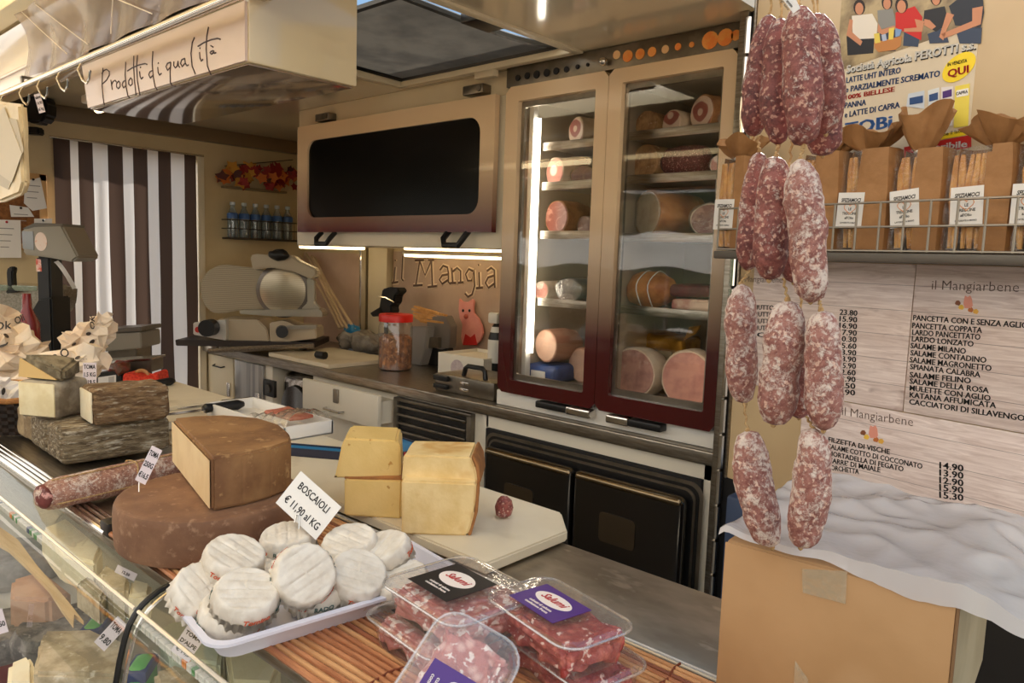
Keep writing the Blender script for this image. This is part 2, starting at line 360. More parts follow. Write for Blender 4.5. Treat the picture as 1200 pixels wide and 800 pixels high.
gfb = B(); gfb.bb((-2.57, 2.072, .985), (-2.085, 2.1, 1.0), .003); gfb.bb((-2.57, 2.072, .72), (-2.545, 2.1, .99), .003); gfb.bb((-2.11, 2.072, .72), (-2.085, 2.1, .99), .003)
obj('grille_frame', gfb, DSTEEL, g)
# steel oven in the open bay
t = thing('steel_appliance', 'rounded stainless appliance in the open bay under the worktop', 'appliance', (-3.40, 2.25, .60))
obj('body', B().bb((-3.60, 2.12, .602), (-3.25, 2.42, .99), .06, 4), CHROME, t)
obj('door', B().cyl((-3.42, 2.12, .80), (-3.42, 2.10, .80), .13, .125, 32), mat('smoked_glass', (40, 38, 36), rough=.1, coat=1), t)
# undercounter fridge with black doors
t = thing('undercounter_fridge', 'black double-door undercounter fridge below the glass display fridge', 'fridge', (-1.5, 2.4, FL))
BLK = mat('black_glossy_steel', (24, 20, 17), (34, 28, 24), rough=.16, metal=.4, scale=2, coat=.6, spec=.6)
obj('body', B().bb((-1.99, 2.06, FL), (-1.065, 2.7, .965), .004), DARK, t)
def rr(x0, z0, x1, z1, r_, n_=6):
    p = []
    for cx, cz, a in ((x1-r_, z1-r_, 0), (x0+r_, z1-r_, 90), (x0+r_, z0+r_, 180), (x1-r_, z0+r_, 270)):
        p += [(cx+r_*math.cos(R(a+90*k/n_)), cz+r_*math.sin(R(a+90*k/n_))) for k in range(n_+1)]
    return p
fm = fr((0, 2.06, 0))
for k, (i_, c_) in enumerate(((0, DSTEEL), (.012, BLACK), (.022, DSTEEL), (.030, BLACK))):
    obj('door_seal', B().poly(rr(-1.985+i_, .2, -1.055-i_, .955-i_, .045-i_*.4), fm, .002+.003*k), c_, t)
for x0, x1 in ((-1.945, -1.525), (-1.515, -1.093)):
    bb_ = B().bb((x0, 2.0, .22), (x1, 2.05, .908), .022, 4)
    d = obj('door', bb_, BLK, t)
    hx = (x0+x1)/2-.02
    obj('handle_recess', B().poly(rr(hx-.07, .70, hx+.07, .80, .015), fr((0, 2.0, 0)), .003), mat('recess_steel', (110, 98, 82), rough=.25, metal=.9), d)
    obj('top_rim', B().bb((x0+.004, 1.998, .875), (x1-.004, 2.045, .911), .018, 3), mat('rim_steel', (128, 112, 88), rough=.22, metal=1), d)
S('trim_6', B().bb((-2.02, 2.075, FL), (-1.99, 2.1, 1.02)).bb((-1.065, 2.075, FL), (-1.0, 2.1, 1.02)).bb((-2.0, 2.075, .966), (-1.0, 2.1, 1.022)), BASEM)

# ================================================================ BACKSPLASH WITH SHOP NAME
S('trim_7', B().bb((LW, BY-.006, WT), (-3.53, BY, 1.62)), mat('splash_steel', (216, 188, 166), (204, 174, 152), rough=.4, metal=.2, scale=3))
pl = ony(431, 330, 2.70), ony(453, 330, 2.70)
S('trim_8', B().bb((pl[0].x, 2.70, WT), (pl[1].x, BY, 1.66), .004), BEIGE)
S('trim_9', B().bb((pl[0].x-.03, 2.66, WT), (pl[0].x-.012, BY, 1.66), .003), CHROME)
FS = fr((0, BY-.012, 0))
t = thing('name_board', 'grey brown backsplash board with outlined brown shop lettering behind the worktop', 'sign', (-2.7, BY, 1.3))
obj('board', B().bb((pl[1].x+.01, BY-.012, WT+.002), (-1.95, BY-.001, 1.64)), mat('board_taupe', (188, 162, 142), (174, 148, 130), rough=.4, scale=3), t)
LET = [('i', [[(655, 450), (652, 480), (650, 512), (645, 524)], [(640, 526), (668, 521)], [(655, 418), (656, 424)]]), ('l', [[(690, 400), (688, 450), (685, 505), (693, 516)]]),
 ('M', [[(748, 420), (790, 418)], [(770, 422), (752, 535)], [(740, 538), (784, 535)], [(770, 422), (795, 490), (825, 420)], [(810, 418), (836, 418)], [(825, 420), (829, 540)], [(808, 545), (850, 540)]]),
 ('a', [[(865, 465), (880, 445), (900, 452), (905, 480), (905, 522), (915, 530)], [(903, 485), (875, 490), (862, 510), (875, 530), (902, 512)]]),
 ('n', [[(920, 455), (925, 525)], [(914, 526), (940, 525)], [(925, 472), (945, 455), (962, 470), (962, 522)], [(950, 525), (975, 522)]]),
 ('g', [[(1020, 470), (1000, 460), (985, 485), (995, 515), (1014, 514), (1024, 470), (1027, 540), (1015, 580), (996, 590), (982, 575)]]),
 ('i', [[(1048, 475), (1050, 545)], [(1034, 550), (1066, 547)], [(1045, 438), (1046, 445)]]),
 ('a', [[(1085, 470), (1105, 455), (1120, 466), (1122, 548)], [(1120, 490), (1090, 500), (1078, 525), (1092, 548), (1120, 528)]])]
for ch, st_ in LET:
    ob_, lb_ = B(), B()
    for q in st_:
        P = [FS @ V((*loc2(FS, 300+x/4, 200+y/4), .001)) for x, y in q]; ob_.tube(P, .0135, 8); lb_.tube([p+V((0, -.010, 0)) for p in P], .0065, 8)
    for b in (ob_, lb_):
        for v in b.bm.verts: v.co.y = BY-.012-max(0, (BY-.012-v.co.y))*.35
    g = obj('letter', lb_, mat('letter_brown', (92, 66, 52), rough=.5), t); obj('letter_outline', ob_, mat('letter_cream', (226, 204, 178), rough=.5), g)
# pink pig cut-out
t = thing('pig_cutout', 'pink pig cut-out sitting below the shop name on the backsplash', 'pig figure', ony(556, 408, 2.72))
PINK = mat('pig_pink', (234, 158, 146), (226, 144, 134), rough=.55, scale=12)
fp = fr((0, 2.725, 0))
def pxpoly(m, pts): return [loc2(m, *q) for q in pts]
def z4(pts, ox, oy, k=4): return [(ox+x/k, oy+y/k) for x, y in pts]
body = [(960, 598), (975, 612), (1000, 615), (1022, 600), (1030, 612), (1026, 640), (1030, 668), (1050, 690), (1066, 725), (1072, 760), (1060, 795), (1040, 812), (975, 812), (968, 780), (975, 720), (962, 690), (957, 650)]
obj('body', B().poly(pxpoly(fp, z4(body, 300, 200)), fp, .014, bev=.003), PINK, t)
f2 = off(fp, .0145)
for x, y, r_ in ((980, 655, .008), (1010, 655, .008)): u, v = loc2(fp, 300+x/4, 200+y/4); obj('eye', B().sph((u, v, 0), (r_, r_, .003), m=f2), INK, t)
u, v = loc2(fp, 300+994/4, 200+682/4)
obj('snout', B().sph((u, v, 0), (.016, .013, .008), m=f2), mat('pig_snout', (176, 80, 60), rough=.5), t)
u, v = loc2(fp, 557, 402); obj('collar', B().poly(pxpoly(fp, [(546, 399), (548, 391), (554, 395), (559, 391), (562, 404), (545, 404)]), f2, .003), mat('pig_scarf', (196, 40, 34), rough=.6), t)

# ================================================================ UPPER CABINET
t = thing('upper_cabinet', 'wall cabinet with a wide black window above the worktop', 'cabinet', (-2.64, 2.05, 0))
obj('body', B().bb((-3.36, 2.08, 1.655), (-1.945, 2.7, 2.219), .004), mat('cabinet_white', (236, 226, 204), rough=.35), t)
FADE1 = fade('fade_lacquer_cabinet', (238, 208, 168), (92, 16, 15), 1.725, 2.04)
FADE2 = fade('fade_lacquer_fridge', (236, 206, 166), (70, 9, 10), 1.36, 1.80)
def framering(b, m, o_, i_, rad, h, n_=6):
    x0, z0, x1, z1 = o_; a0, c0, a1, c1 = i_; inn = rr(a0, c0, a1, c1, rad, n_) if rad else None
    out = []
    for (X, Z, cx, cz, st_) in ((x1, z1, a1-rad, c1-rad, 0), (x0, z1, a0+rad, c1-rad, 1), (x0, z0, a0+rad, c0+rad, 2), (x1, z0, a1-rad, c0+rad, 3)):
        for k in range(n_+1):
            f = k/n_*2
            if st_ % 2 == 0: p = (X, cz+(Z-cz)*min(f, 1)) if f <= 1 else (X+(cx-X)*(f-1), Z)
            else: p = (cx+(X-cx)*min(f, 1), Z) if f <= 1 else (X, Z+(cz-Z)*(f-1))
            out.append(p)
    t_ = bmesh.new(); L = [[t_.verts.new((x, y, z)) for x, y in ps] for ps, z in ((out, 0), (out, h), (inn, h), (inn, 0))]
    N = len(out)
    for A, C_ in zip(L, L[1:]+L[:1]):
        for i in range(N):
            j = (i+1) % N; t_.faces.new((A[i], A[j], C_[j], C_[i]))
    bmesh.ops.remove_doubles(t_, verts=t_.verts, dist=1e-6); bmesh.ops.recalc_face_normals(t_, faces=t_.faces); return b.add(t_, m)
wi = [loc2(FB, *q) for q in ((361, 163), (564, 139), (561, 251.5), (358.5, 254.5))]
FC = fr((0, 2.07, 0))
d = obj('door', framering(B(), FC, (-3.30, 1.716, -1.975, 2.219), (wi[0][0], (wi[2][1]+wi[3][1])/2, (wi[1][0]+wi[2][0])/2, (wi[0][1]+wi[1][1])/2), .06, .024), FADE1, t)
obj('window', B().bb((-3.28, 2.056, 1.74), (-2.0, 2.066, 2.2)), mat('black_glass', (7, 6, 5), rough=.25, spec=.16), d)
for x in (382, 534):
    p = ony(x, 277, 2.05); obj('handle', B().tube([p+V((-.05, .01, .02)), p+V((-.05, -.02, -.01)), p+V((-.035, -.03, -.035)), p+V((.045, -.03, -.035)), p+V((.06, -.02, -.01)), p+V((.06, .01, .02))], .012, 8), BLACK, d)
for x, y in ((382, 138), (559, 106)):
    p = ony(x, y, 2.07); obj('hinge', B().box(p, (.11, .05, .035), .005).cyl(p+V((.035, -.03, 0)), p+V((.035, -.02, 0)), .012), DSTEEL, t)
# LED strips under it
def led(name, x0, x1, y, z, lab):
    t = thing(name, lab, 'light', ((x0+x1)/2, y, z), group='tube lights under the wall cabinet')
    obj('tube', B().cyl((x0, y, z), (x1, y, z), .009, n=10), mat('led_glow', (255, 226, 170), emit=LED), t)
    obj('housing', B().bb((x0-.01, y-.014, z+.004), (x1+.01, y+.014, z+.016), .002), WHITE, t)
a, b_ = ony(352, 289, 2.45), ony(426, 291, 2.45)
led('light_strip', a.x, b_.x, 2.45, a.z, 'short glowing tube light under the left end of the wall cabinet')
a, b_ = ony(475, 290, 2.30), ony(588, 292, 2.30)
led('light_strip', a.x, b_.x, 2.30, a.z-.002, 'upper of the two glowing tubes above the backsplash lettering')
a, b_ = ony(475, 298, 2.60), ony(588, 303, 2.60)
led('light_strip', a.x, b_.x, 2.60, (a.z+b_.z)/2, 'lower of the two glowing tubes above the backsplash lettering')

# ================================================================ DISPLAY FRIDGE
t = thing('display_fridge', 'tall glass-door display fridge full of cured meats', 'fridge', (-1.48, 2.05, 0))
FRM = mat('fridge_liner', (176, 164, 144), rough=.4, metal=.3)
FX0, FX1, FZ0, FZ1 = -1.925, -1.030, 1.122, 2.235
sh = B(); sh.bb((FX0, 2.085, FZ0), (FX0+.03, 2.62, FZ1)); sh.bb((FX1-.03, 2.085, FZ0), (FX1, 2.62, FZ1)); sh.bb((FX0, 2.585, FZ0), (FX1, 2.62, FZ1)); sh.bb((FX0, 2.085, FZ1-.03), (FX1, 2.62, FZ1)); sh.bb((FX0, 2.085, FZ0), (FX1, 2.62, FZ0+.03))
obj('liner', sh, FRM, t)
obj('plinth', B().bb((FX0-.03, 2.08, WT+.001), (FX1+.03, 2.6, FZ0-.002), .003), mat('plinth_white', (238, 234, 224), rough=.35), t)
SHZ = []
for q in ((660, 170), (660, 217), (660, 275), (660, 355)): SHZ.append(ony(*q, 2.16).z)
print('shelf z L', [round(z, 3) for z in SHZ], 'R', [round(ony(*q, 2.16).z, 3) for q in ((785, 155), (785, 208), (785, 277), (785, 368))])
SHR = [ony(*q, 2.16).z for q in ((785, 155), (785, 208), (785, 278), (785, 366))]
MX = (FX0+FX1)/2
for zs, x0, x1 in ((SHZ, FX0+.1, MX-.012), (SHR, MX+.012, FX1-.032)):
    for z in zs:
        s_ = obj('shelf', B().bb((x0, 2.16, z-.006), (x1, 2.58, z+.002)), mat('fridge_shelf', (200, 200, 196), rough=.3, metal=.6), t)
        obj('price_rail', B().bb((x0, 2.15, z-.016), (x1, 2.16, z+.014), .002), STEEL, s_)
obj('divider', B().bb((MX-.011, 2.10, FZ0+.03), (MX+.011, 2.585, FZ1-.03)), FRM, t)
a, b_ = ony(631, 139, 2.14), ony(621, 413, 2.14)
obj('light_or_fill_tube', B().cyl((a.x, 2.14, b_.z), (a.x, 2.14, a.z), .011, n=12), mat('tube_glow', (255, 244, 222), emit=TUBE*1.6), t)
obj('light_housing', B().bb((a.x-.035, 2.13, FZ0+.03), (a.x-.014, 2.16, FZ1-.04), .003), WHITE, t)
obj('light_or_fill_tube', B().cyl((FX1-.055, 2.115, FZ0+.06), (FX1-.055, 2.115, FZ1-.06), .008, n=12), mat('fill_tube_glow', (255, 244, 222), emit=TUBE*.5), t)  # second tube added on the right to brighten the fridge interior
GLS = glass('fridge_glass', refl=.055)
for k, (x0, x1, win) in enumerate(((FX0, -1.4735, ((607, 119), (699, 103), (682, 460), (597, 445))), (-1.4715, FX1, ((730, 96), (849, 78), (823, 484), (711, 462))))):
    w_ = [loc2(FB, *q) for q in win]; wx0, wx1, wz1, wz0 = (w_[0][0]+w_[3][0])/2, (w_[1][0]+w_[2][0])/2, (w_[0][1]+w_[1][1])/2, (w_[2][1]+w_[3][1])/2
    print('win', wx0, wx1, wz0, wz1)
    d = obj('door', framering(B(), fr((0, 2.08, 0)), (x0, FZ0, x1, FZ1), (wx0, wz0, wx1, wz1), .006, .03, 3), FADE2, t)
    obj('glass', B().bb((wx0-.004, 2.064, wz0-.004), (wx1+.004, 2.068, wz1+.004)), GLS, d)
    obj('gasket', framering(B(), fr((0, 2.083, 0)), (wx0-.01, wz0-.01, wx1+.01, wz1+.01), (wx0+.014, wz0+.022, wx1-.014, wz1-.02), .008, .012, 3), DSTEEL, d)
    if k == 0: p, q = ony(628, 472, 2.04), ony(692, 481, 2.04)
    else: p, q = ony(775, 497, 2.04), ony(711, 487, 2.04)
    mm = p+(q-p)*.58
    zz = FZ0-.018
    obj('handle', B().bb((p.x, 2.035, zz-.012), (mm.x, 2.075, zz+.012), .004), BLACK, d)
    obj('handle_clip', B().bb((mm.x, 2.03, zz-.014), (q.x, 2.075, zz+.014), .006), CHROME, d)
# steel post with piano hinge between fridge and menu panel
t = thing('hinge_post', 'vertical steel post with hinge knuckles right of the display fridge', 'post', (-.985, 2.0, FL))
obj('post', B().bb((-.998, 1.985, .5), (-.972, 2.03, CEIL), .003), STEEL, t)
for k in range(16): obj('knuckle', B().cyl((-.971, 1.985, .62+.105*k), (-.971, 1.985, .715+.105*k), .009, n=10), CHROME, t)
S('trim_10', B().bb((-.968, 2.0, .5), (-.80, 2.05, CEIL)), DARK)
# ================================================================ SERVICE COUNTER AND GLASS CASE
def pt(px, py, d): return CAM+ray(px, py)*d
DZ = 1.15
t = thing('service_counter', 'stainless steel counter top behind the glass case', 'counter', (-1.4, .87, FL))
obj('top', B().bb((-3.4, .768, DZ-.03), (.7, .97, DZ), .006, 3), mat('counter_steel', (196, 186, 168), (164, 154, 136), rough=.42, metal=1, scale=5, st=(1, 2, 1), c3=(206, 196, 178), s3=14, bmp=.04, bscale=25), t)
obj('body', B().bb((-3.4, .80, FL), (.7, .95, DZ-.031)), BASEM, t)
SC_ = t
t = thing('glass_case', 'curved glass display case along the front of the counter', 'display case', (-1.4, .55, FL))
obj('deck', B().bb((-3.4, .437, DZ-.016), (.7, .762, DZ), .004, 2), STEEL, t)
sl = B(); sl.bb((-3.4, .762, DZ-.012), (.7, .768, DZ-.004))
SLOT = sl
sl = B().bb((-3.4, .7705, DZ-.001), (.7, .7735, DZ+.0012))
SLOT2 = sl
obj('slot', SLOT, BLACK, t); obj('slot_edge', SLOT2, WHITE, SC_)
rb = B(); 
for y, z, r_ in ((.440, DZ+.002, .006), (.450, DZ+.003, .0045), (.461, DZ+.003, .0045), (.472, DZ+.002, .004)): rb.cyl((-3.4, y, z), (-1.28, y, z), r_, n=10)
obj('trim_rail', rb, CHROME, t)
obj('rail_end', B().bb((-1.30, .437, DZ), (-1.265, .50, DZ+.022), .004), BLACK, t)
PROF = [(.436, 1.148), (.42, 1.1435), (.407, 1.137), (.397, 1.130), (.388, 1.120), (.380, 1.107), (.374, 1.09), (.367, 1.062), (.361, 1.03), (.356, .96), (.352, .86), (.35, .74)]
CG = glass('case_glass', tint=(252, 253, 250), refl=.05, rough=.01)
for x0, x1 in ((-3.4, -1.033), (-1.027, .7)):
    obj('front_glass', B().grid(lambda u, v: V((x0+(x1-x0)*u, *PROF[min(int(round(v*11)), 11)])), 2, 11, thick=.005), CG, t)
obj('gasket', B().tube([(-1.03, y, z) for y, z in PROF], .0042, 8), BLACK, t)
obj('edge_strip', B().tube([(-1.012, y+.003, z) for y, z in PROF], .003, 6), CHROME, t)
obj('case_floor', B().bb((-3.4, .36, .865), (.7, .76, .885), .002), mat('case_floor', (206, 202, 194), rough=.3), t)
obj('back_panel', B().bb((-3.4, .755, .74), (.7, .762, DZ-.016)), mat('case_back', (190, 186, 176), rough=.25, metal=.6), t)
obj('base', B().bb((-3.4, .35, .15), (.7, .76, .74), .004), mat('case_base', (120, 30, 32), rough=.3), t)
obj('glass_shelf', B().bb((-3.4, .46, 1.022), (.7, .75, 1.028)), CG, t)
b = B(); rnd = random.Random(2); x = -3.3
while x < .6:
    w_ = rnd.uniform(.006, .022); b.bb((x, .450, 1.020), (x+w_, .4585, 1.032), .001, mi=rnd.choice((0, 0, 0, 0, 0, 1, 2, 3))); x += w_+.003
obj('price_rail', b, [WHITE, mat('rail_orange', (226, 140, 70), rough=.5), mat('rail_green', (90, 150, 90), rough=.5), mat('rail_blue', (70, 84, 120), rough=.5)], t)
obj('glass_highlight', B().cyl((-3.4, .3905, 1.1255), (-1.036, .3905, 1.1255), .0028, n=8).cyl((-1.024, .3905, 1.1255), (.7, .3905, 1.1255), .0028, n=8), mat('edge_glint', (250, 240, 220), rough=.15, metal=.3), t)  # pale rods laid along the bend as a painted glass highlight
obj('case_light', B().cyl((-3.3, .745, 1.118), (.6, .745, 1.118), .008, n=10), mat('case_tube', (255, 240, 215), emit=2.5), t)

# cheeses inside the case
def cut(px, z1, z0, name, label, mats, cat='cheese', group=None, parent=None, bev=.006, amp=.0, cuts=0):
    P = [onz(x, y, z1) for x, y in px]; c = sum(P, V())/len(P)
    b = B().poly([(p.x-c.x, p.y-c.y) for p in P], Matrix.Translation((0, 0, z0)), z1-z0, bev=bev)
    if cuts: b.sub(cuts)
    if amp: b.disp(amp, 22, len(name)+P[0].x*9)
    b.bm.transform(Matrix.Translation((c.x, c.y, 0)))
    return obj(name, b, mats, parent, label, cat, group, loc=(c.x, c.y, z0))
CR = mat('rind_pale', (196, 180, 150), (158, 142, 112), rough=.75, scale=26, bmp=.5, bscale=70, c3=(214, 204, 182), s3=60)
CG_ = mat('rind_grey', (140, 134, 126), (92, 88, 84), rough=.85, scale=30, bmp=.8, bscale=80, c3=(176, 170, 160), s3=50)
CC = mat('paste_cream', (236, 226, 196), (228, 214, 180), rough=.6, scale=20, bmp=.25, bscale=90)
CW = mat('paste_greenwhite', (222, 226, 206), (212, 216, 196), rough=.6, scale=20, bmp=.25, bscale=90)
CO = mat('rind_orange', (196, 128, 66), (166, 98, 44), rough=.7, scale=30, bmp=.4)
CP = mat('rind_pink', (206, 166, 138), (190, 146, 116), rough=.75, scale=14, bmp=.4)
G = 'cheeses inside the glass case'
cz = .886
cut([(46, 752), (52, 738), (108, 736), (146, 752), (140, 792), (38, 788)], .985, cz, 'cheese', 'large tan rinded cheese block in front inside the glass case', CR, group=G, amp=.004, cuts=2)
cut([(10, 776), (34, 766), (40, 775), (40, 800), (8, 800)], .955, cz, 'cheese', 'small tan cheese piece left of the large block inside the glass case', CC, group=G)
cut([(14, 678), (50, 668), (84, 694), (56, 702), (12, 700)], .985, cz, 'cheese', 'pale cut cheese with pink rind lying under the wooden fork in the case', [CP], group=G, amp=.002, cuts=1)
def wheel(px, py, z0, h, r_, label, m_, seed=0, ax=1, ay=1):
    c = onz(px, py, z0+h); pr_ = [(0, 0), (r_*.9, 0), (r_, h*.25), (r_, h*.75), (r_*.9, h), (r_*.5, h*1.02), (0, h*1.02)]
    b = B().lathe(pr_, 40, ax=ax, ay=ay).disp(.004, 25, seed); b.bm.transform(Matrix.Translation((c.x, c.y, z0)))
    return obj('cheese', b, m_, None, label, 'cheese', G, loc=(c.x, c.y, z0))
wheel(78, 728, cz, .055, .085, 'dark grey mouldy cheese wheel behind the large block in the case', CG_, 3)
wheel(10, 730, cz, .045, .075, 'dark grey mouldy cheese wheel at the left edge of the case', CG_, 5)
wheel(18, 645, cz, .06, .09, 'pale grey cheese wheel at the far left of the case', mat('rind_bluegrey', (176, 174, 172), (146, 144, 142), rough=.8, scale=18, bmp=.5), 8)
b = B().lathe([(0, 0), (.035, 0), (.045, .02), (.03, .035), (0, .04)], 24).sub(1).disp(.018, 60, 2, 5); c = onz(72, 704, .95); b.bm.transform(Matrix.Translation((c.x, c.y, cz)))
obj('dried_morsels', b, mat('dark_morsels', (62, 50, 46), (36, 30, 28), rough=.8, scale=60), None, 'heap of dark dried morsels beside the wooden fork in the case', 'snacks', loc=(c.x, c.y, cz))
zs = 1.029
cut([(48, 618), (78, 606), (120, 640), (112, 660), (70, 648)], 1.085, zs, 'cheese', 'white cheese block on the upper glass shelf below the salami', CC, group=G, amp=.002, cuts=1)
cut([(112, 672), (124, 658), (152, 676), (150, 690), (128, 690)], 1.085, zs, 'cheese', 'tan cheese block left of the slip on the upper glass shelf', CR, group=G, amp=.002, cuts=1)
cut([(154, 676), (178, 682), (176, 694), (150, 698)], 1.08, zs, 'cheese', 'pale cheese piece under the brown wheel on the upper glass shelf', CC, group=G)
cut([(88, 682), (104, 672), (126, 692), (118, 704)], 1.075, zs, 'cheese', 'narrow tan cheese wedge on the upper glass shelf', CR, group=G)
for k, (pl_, lab) in enumerate((([(186, 736), (214, 722), (262, 740), (258, 778), (200, 770)], 'pale holey cheese block below the white foam tray in the case'),
                ([(262, 752), (298, 742), (330, 770), (320, 800), (270, 798)], 'cream cheese block below the bamboo mat edge in the case'),
                ([(180, 786), (206, 776), (250, 792), (246, 812), (184, 812)], 'tan cheese piece at the bottom edge right of the black gasket'))):
    cut(pl_, .985, cz, 'cheese', lab, [CW, CC, CR][k], group=G, amp=.003, cuts=1)
# wooden fork
t = thing('wooden_fork', 'long pale wooden serving fork lying across the case cheeses', 'fork', onz(50, 680, 1.0))
WOOD = mat('pale_wood', (230, 200, 150), (214, 180, 128), rough=.6, scale=6, st=(1, 12, 12))
a = [(-20, 618, 15), (15, 640, 12), (40, 668, 7), (60, 690, 6), (76, 712, 9)]
L_ = [onz(x-y_*.35, y+y_*.5, 1.0) for x, y, y_ in a]; R_ = [onz(x+y_*.5, y-y_*.5, 1.0) for x, y, y_ in a]
ti = [onz(86, 734, 1.0), onz(87, 722, 1.0), onz(98, 730, 1.0)]
ou = L_+ti+R_[::-1]
obj('handle', B().poly([(p.x, p.y) for p in ou], Matrix.Translation((0, 0, .997)), .007), WOOD, t)
# green wrapped packets
for (x, y), lab in (((112, 718), 'green and blue wrapped packet left of the black gasket'), ((165, 764), 'green wrapped packet right of the black gasket')):
    c = onz(x, y, 1.0); t = thing('cheese_packet', lab, 'packet', (c.x, c.y, cz), R(-40), 'green packets in the case')
    obj('wrapper', B().box((0, 0, .05), (.06, .035, .10), .012, 3), mat('packet_green', (96, 176, 96), rough=.4), t, local=True)
    obj('band', B().box((0, 0, .088), (.061, .036, .02), .006), mat('packet_blue', (44, 62, 110), rough=.4), t, local=True)
# price slips
TAGP = mat('slip_lilac', (226, 214, 218), rough=.6)
def slip(name, label, q, d, lines, size, pin=None, bg=TAGP, group='price slips', bold=.02, sx=1):
    tl, tr, br, bl = q
    dd = d if hasattr(d, '__len__') else (d,)*4
    A, Bp, Cp, D = [pt(*p, k) for p, k in zip(q, dd)]
    ex = (Bp-A); m = fr(D, ex, A-D); W = ex.length; H = (A-D).length
    t = thing(name, label, 'price tag', D, 0, group)
    obj('card', B().bb((0, 0, -.0006), (W, H, .0), m=m), bg, t)
    b = B(); n = len(lines)
    for i, s_ in enumerate(lines):
        l_ = B(); textb(l_, s_, Matrix(), size*H, .0002, bold, 'CENTER', sx); k_ = min(1, .86*W/max(1e-6, 2*max(abs(v.co.x) for v in l_.bm.verts)))
        l_.bm.transform(off(m, .0003) @ Matrix.Translation((W*.5, H*(1-(i+.75)/n*.92-.02), 0)) @ Matrix.Diagonal((k_, 1, 1, 1))); b.add(l_.bm)
    obj('lettering', b, INK, t)
    if pin: obj('pin', B().tube([pt(*p) for p in pin], .0012, 6), CHROME, t)
    return t
slip('price_slip', 'small slanted price slip at the left edge inside the case', ((2, 716), (16, 712), (8, 742), (-4, 744)), 1.30, ['3.50'], .3)
slip('price_slip', 'tilted price slip beside the green packet inside the case', ((128, 715), (140, 726), (122, 762), (110, 752)), 1.12, ['TOMA', '9.80'], .28)
slip('price_slip', 'price slip under the brown cheese wheel inside the case', ((137, 661), (160, 672), (157, 680), (134, 670)), 1.17, ['12.50'], .5)
slip('price_slip', 'price slip below the white foam tray inside the case', ((209, 728), (230, 742), (219, 778), (200, 762)), 1.02, ['TOMA', 'D\'ALPE', '€ 14,5'], .2)

# ================================================================ ON THE DECK
t = thing('bamboo_mat', 'reddish brown bamboo slat mat under the cheese tray and meat packs', 'mat', (-.95, .57, DZ))
mats_ = [mat('bamboo_a', (188, 126, 84), (160, 98, 62), rough=.45, scale=10, st=(1, 10, 10)), mat('bamboo_b', (206, 154, 104), (180, 124, 78), rough=.45, scale=10, st=(1, 10, 10)), mat('bamboo_c', (154, 92, 62), (126, 70, 46), rough=.45, scale=10, st=(1, 10, 10))]
b = B(); random.seed(4); k = 0; y = .442
while y < .752:
    wv = .0026*math.sin(k*.7)
    path = [(-1.30+1.05*i/10+.004*math.sin(k*1.9), y+.0035*math.sin(i*.9+k*.25), DZ+.0042+.0022*math.sin(i*1.1+k*.3)**2) for i in range(11)]
    b.tube(path, .0044, 8, mi=random.choice((0, 0, 1, 1, 2))); y += .0092; k += 1
obj('slats', b, mats_, t)
b = B()
for x in (-1.2, -.98, -.62, -.55, -.40): b.tube([(x+.004*math.sin(i), .436+.32*i/24, DZ+.0082+.001*math.sin(i*2.6)) for i in range(25)], .0016, 5)
obj('stitching', b, mat('mat_thread', (120, 60, 34), rough=.9), t)
MZ = DZ+.0085
# cutting boards
BRD = mat('board_white', (226, 214, 188), (216, 203, 176), rough=.45, scale=4, bmp=.03, c3=(206, 192, 164), s3=9)
bz = 1.172
P = [onz(*q, bz) for q in ((588, 653), (665, 622), (658, 600))]
def boardpoly(name, pts, z0, z1, label, m_=BRD):
    c = sum((V((p[0], p[1], 0)) for p in pts), V())/len(pts)
    b = B().poly([(p[0]-c.x, p[1]-c.y) for p in pts], Matrix.Translation((c.x, c.y, z0)), z1-z0, bev=.003)
    return obj(name, b, m_, None, label, 'cutting board', 'cutting boards', loc=(c.x, c.y, z0))
print('board', P)
boardpoly('cutting_board', [(-1.75, .772), (P[0].x, .772), (P[1].x, P[1].y), (P[2].x, P[2].y), (-1.75, P[2].y+.01)], DZ+.004, bz, 'long white cutting board under the yellow cheeses')
Q = [onz(*q, 1.185) for q in ((262, 472), (186, 489), (120, 470), (196, 452))]
boardpoly('cutting_board', [(-2.06, .80), (-2.06, 1.07), (-2.55, 1.07), (-2.55, .80)], DZ+.022, DZ+.034, 'upper cream cutting board with small knives at the left')
boardpoly('cutting_board', [(-1.93, .79), (-1.93, 1.06), (-2.5, 1.06), (-2.5, .79)], DZ+.001, DZ+.0215, 'cream cutting board lying under the upper left board', mat('board_edge', (210, 200, 178), rough=.5))
# knives
def knife(label, p0, p1, z, r_=.011, blade=.12, seed=0):
    a, c = onz(*p0, z), onz(*p1, z); d = (c-a); L = d.length; q = d.normalized(); s_ = V((-q.y, q.x, 0))
    t = thing('knife', label, 'knife', a, math.atan2(d.y, d.x), 'black handled knives on the boards')
    b = B().tube([(L*f, .002*math.sin(f*6), r_*.9) for f in (0, .06, .3, .6, .85, 1)], [r_*.6, r_, r_*.85, r_, r_*1.1, r_*.6], 10)
    obj('handle', b, BLACK, t, local=True)
    obj('blade', B().poly([(0, -r_*1.0), (0, r_*1.0), (-blade*.8, r_*.9), (-blade, -r_*.3), (-blade*.6, -r_*1.1)], Matrix.Translation((0, 0, r_*.6)), .0015), CHROME, t, local=True)
knife('thick black knife handle on the far edge of the upper left board', (168, 455), (204, 450), 1.185, .012)
knife('small black paring knife handle on the upper left board', (160, 461), (194, 459), 1.185, .0075, .07)
knife('black knife handle lying near the brown half wheel', (258, 475), (299, 470), 1.186, .008)
knife('thick black knife handle hanging over the lower left board edge', (238, 484), (285, 478), 1.186, .013)

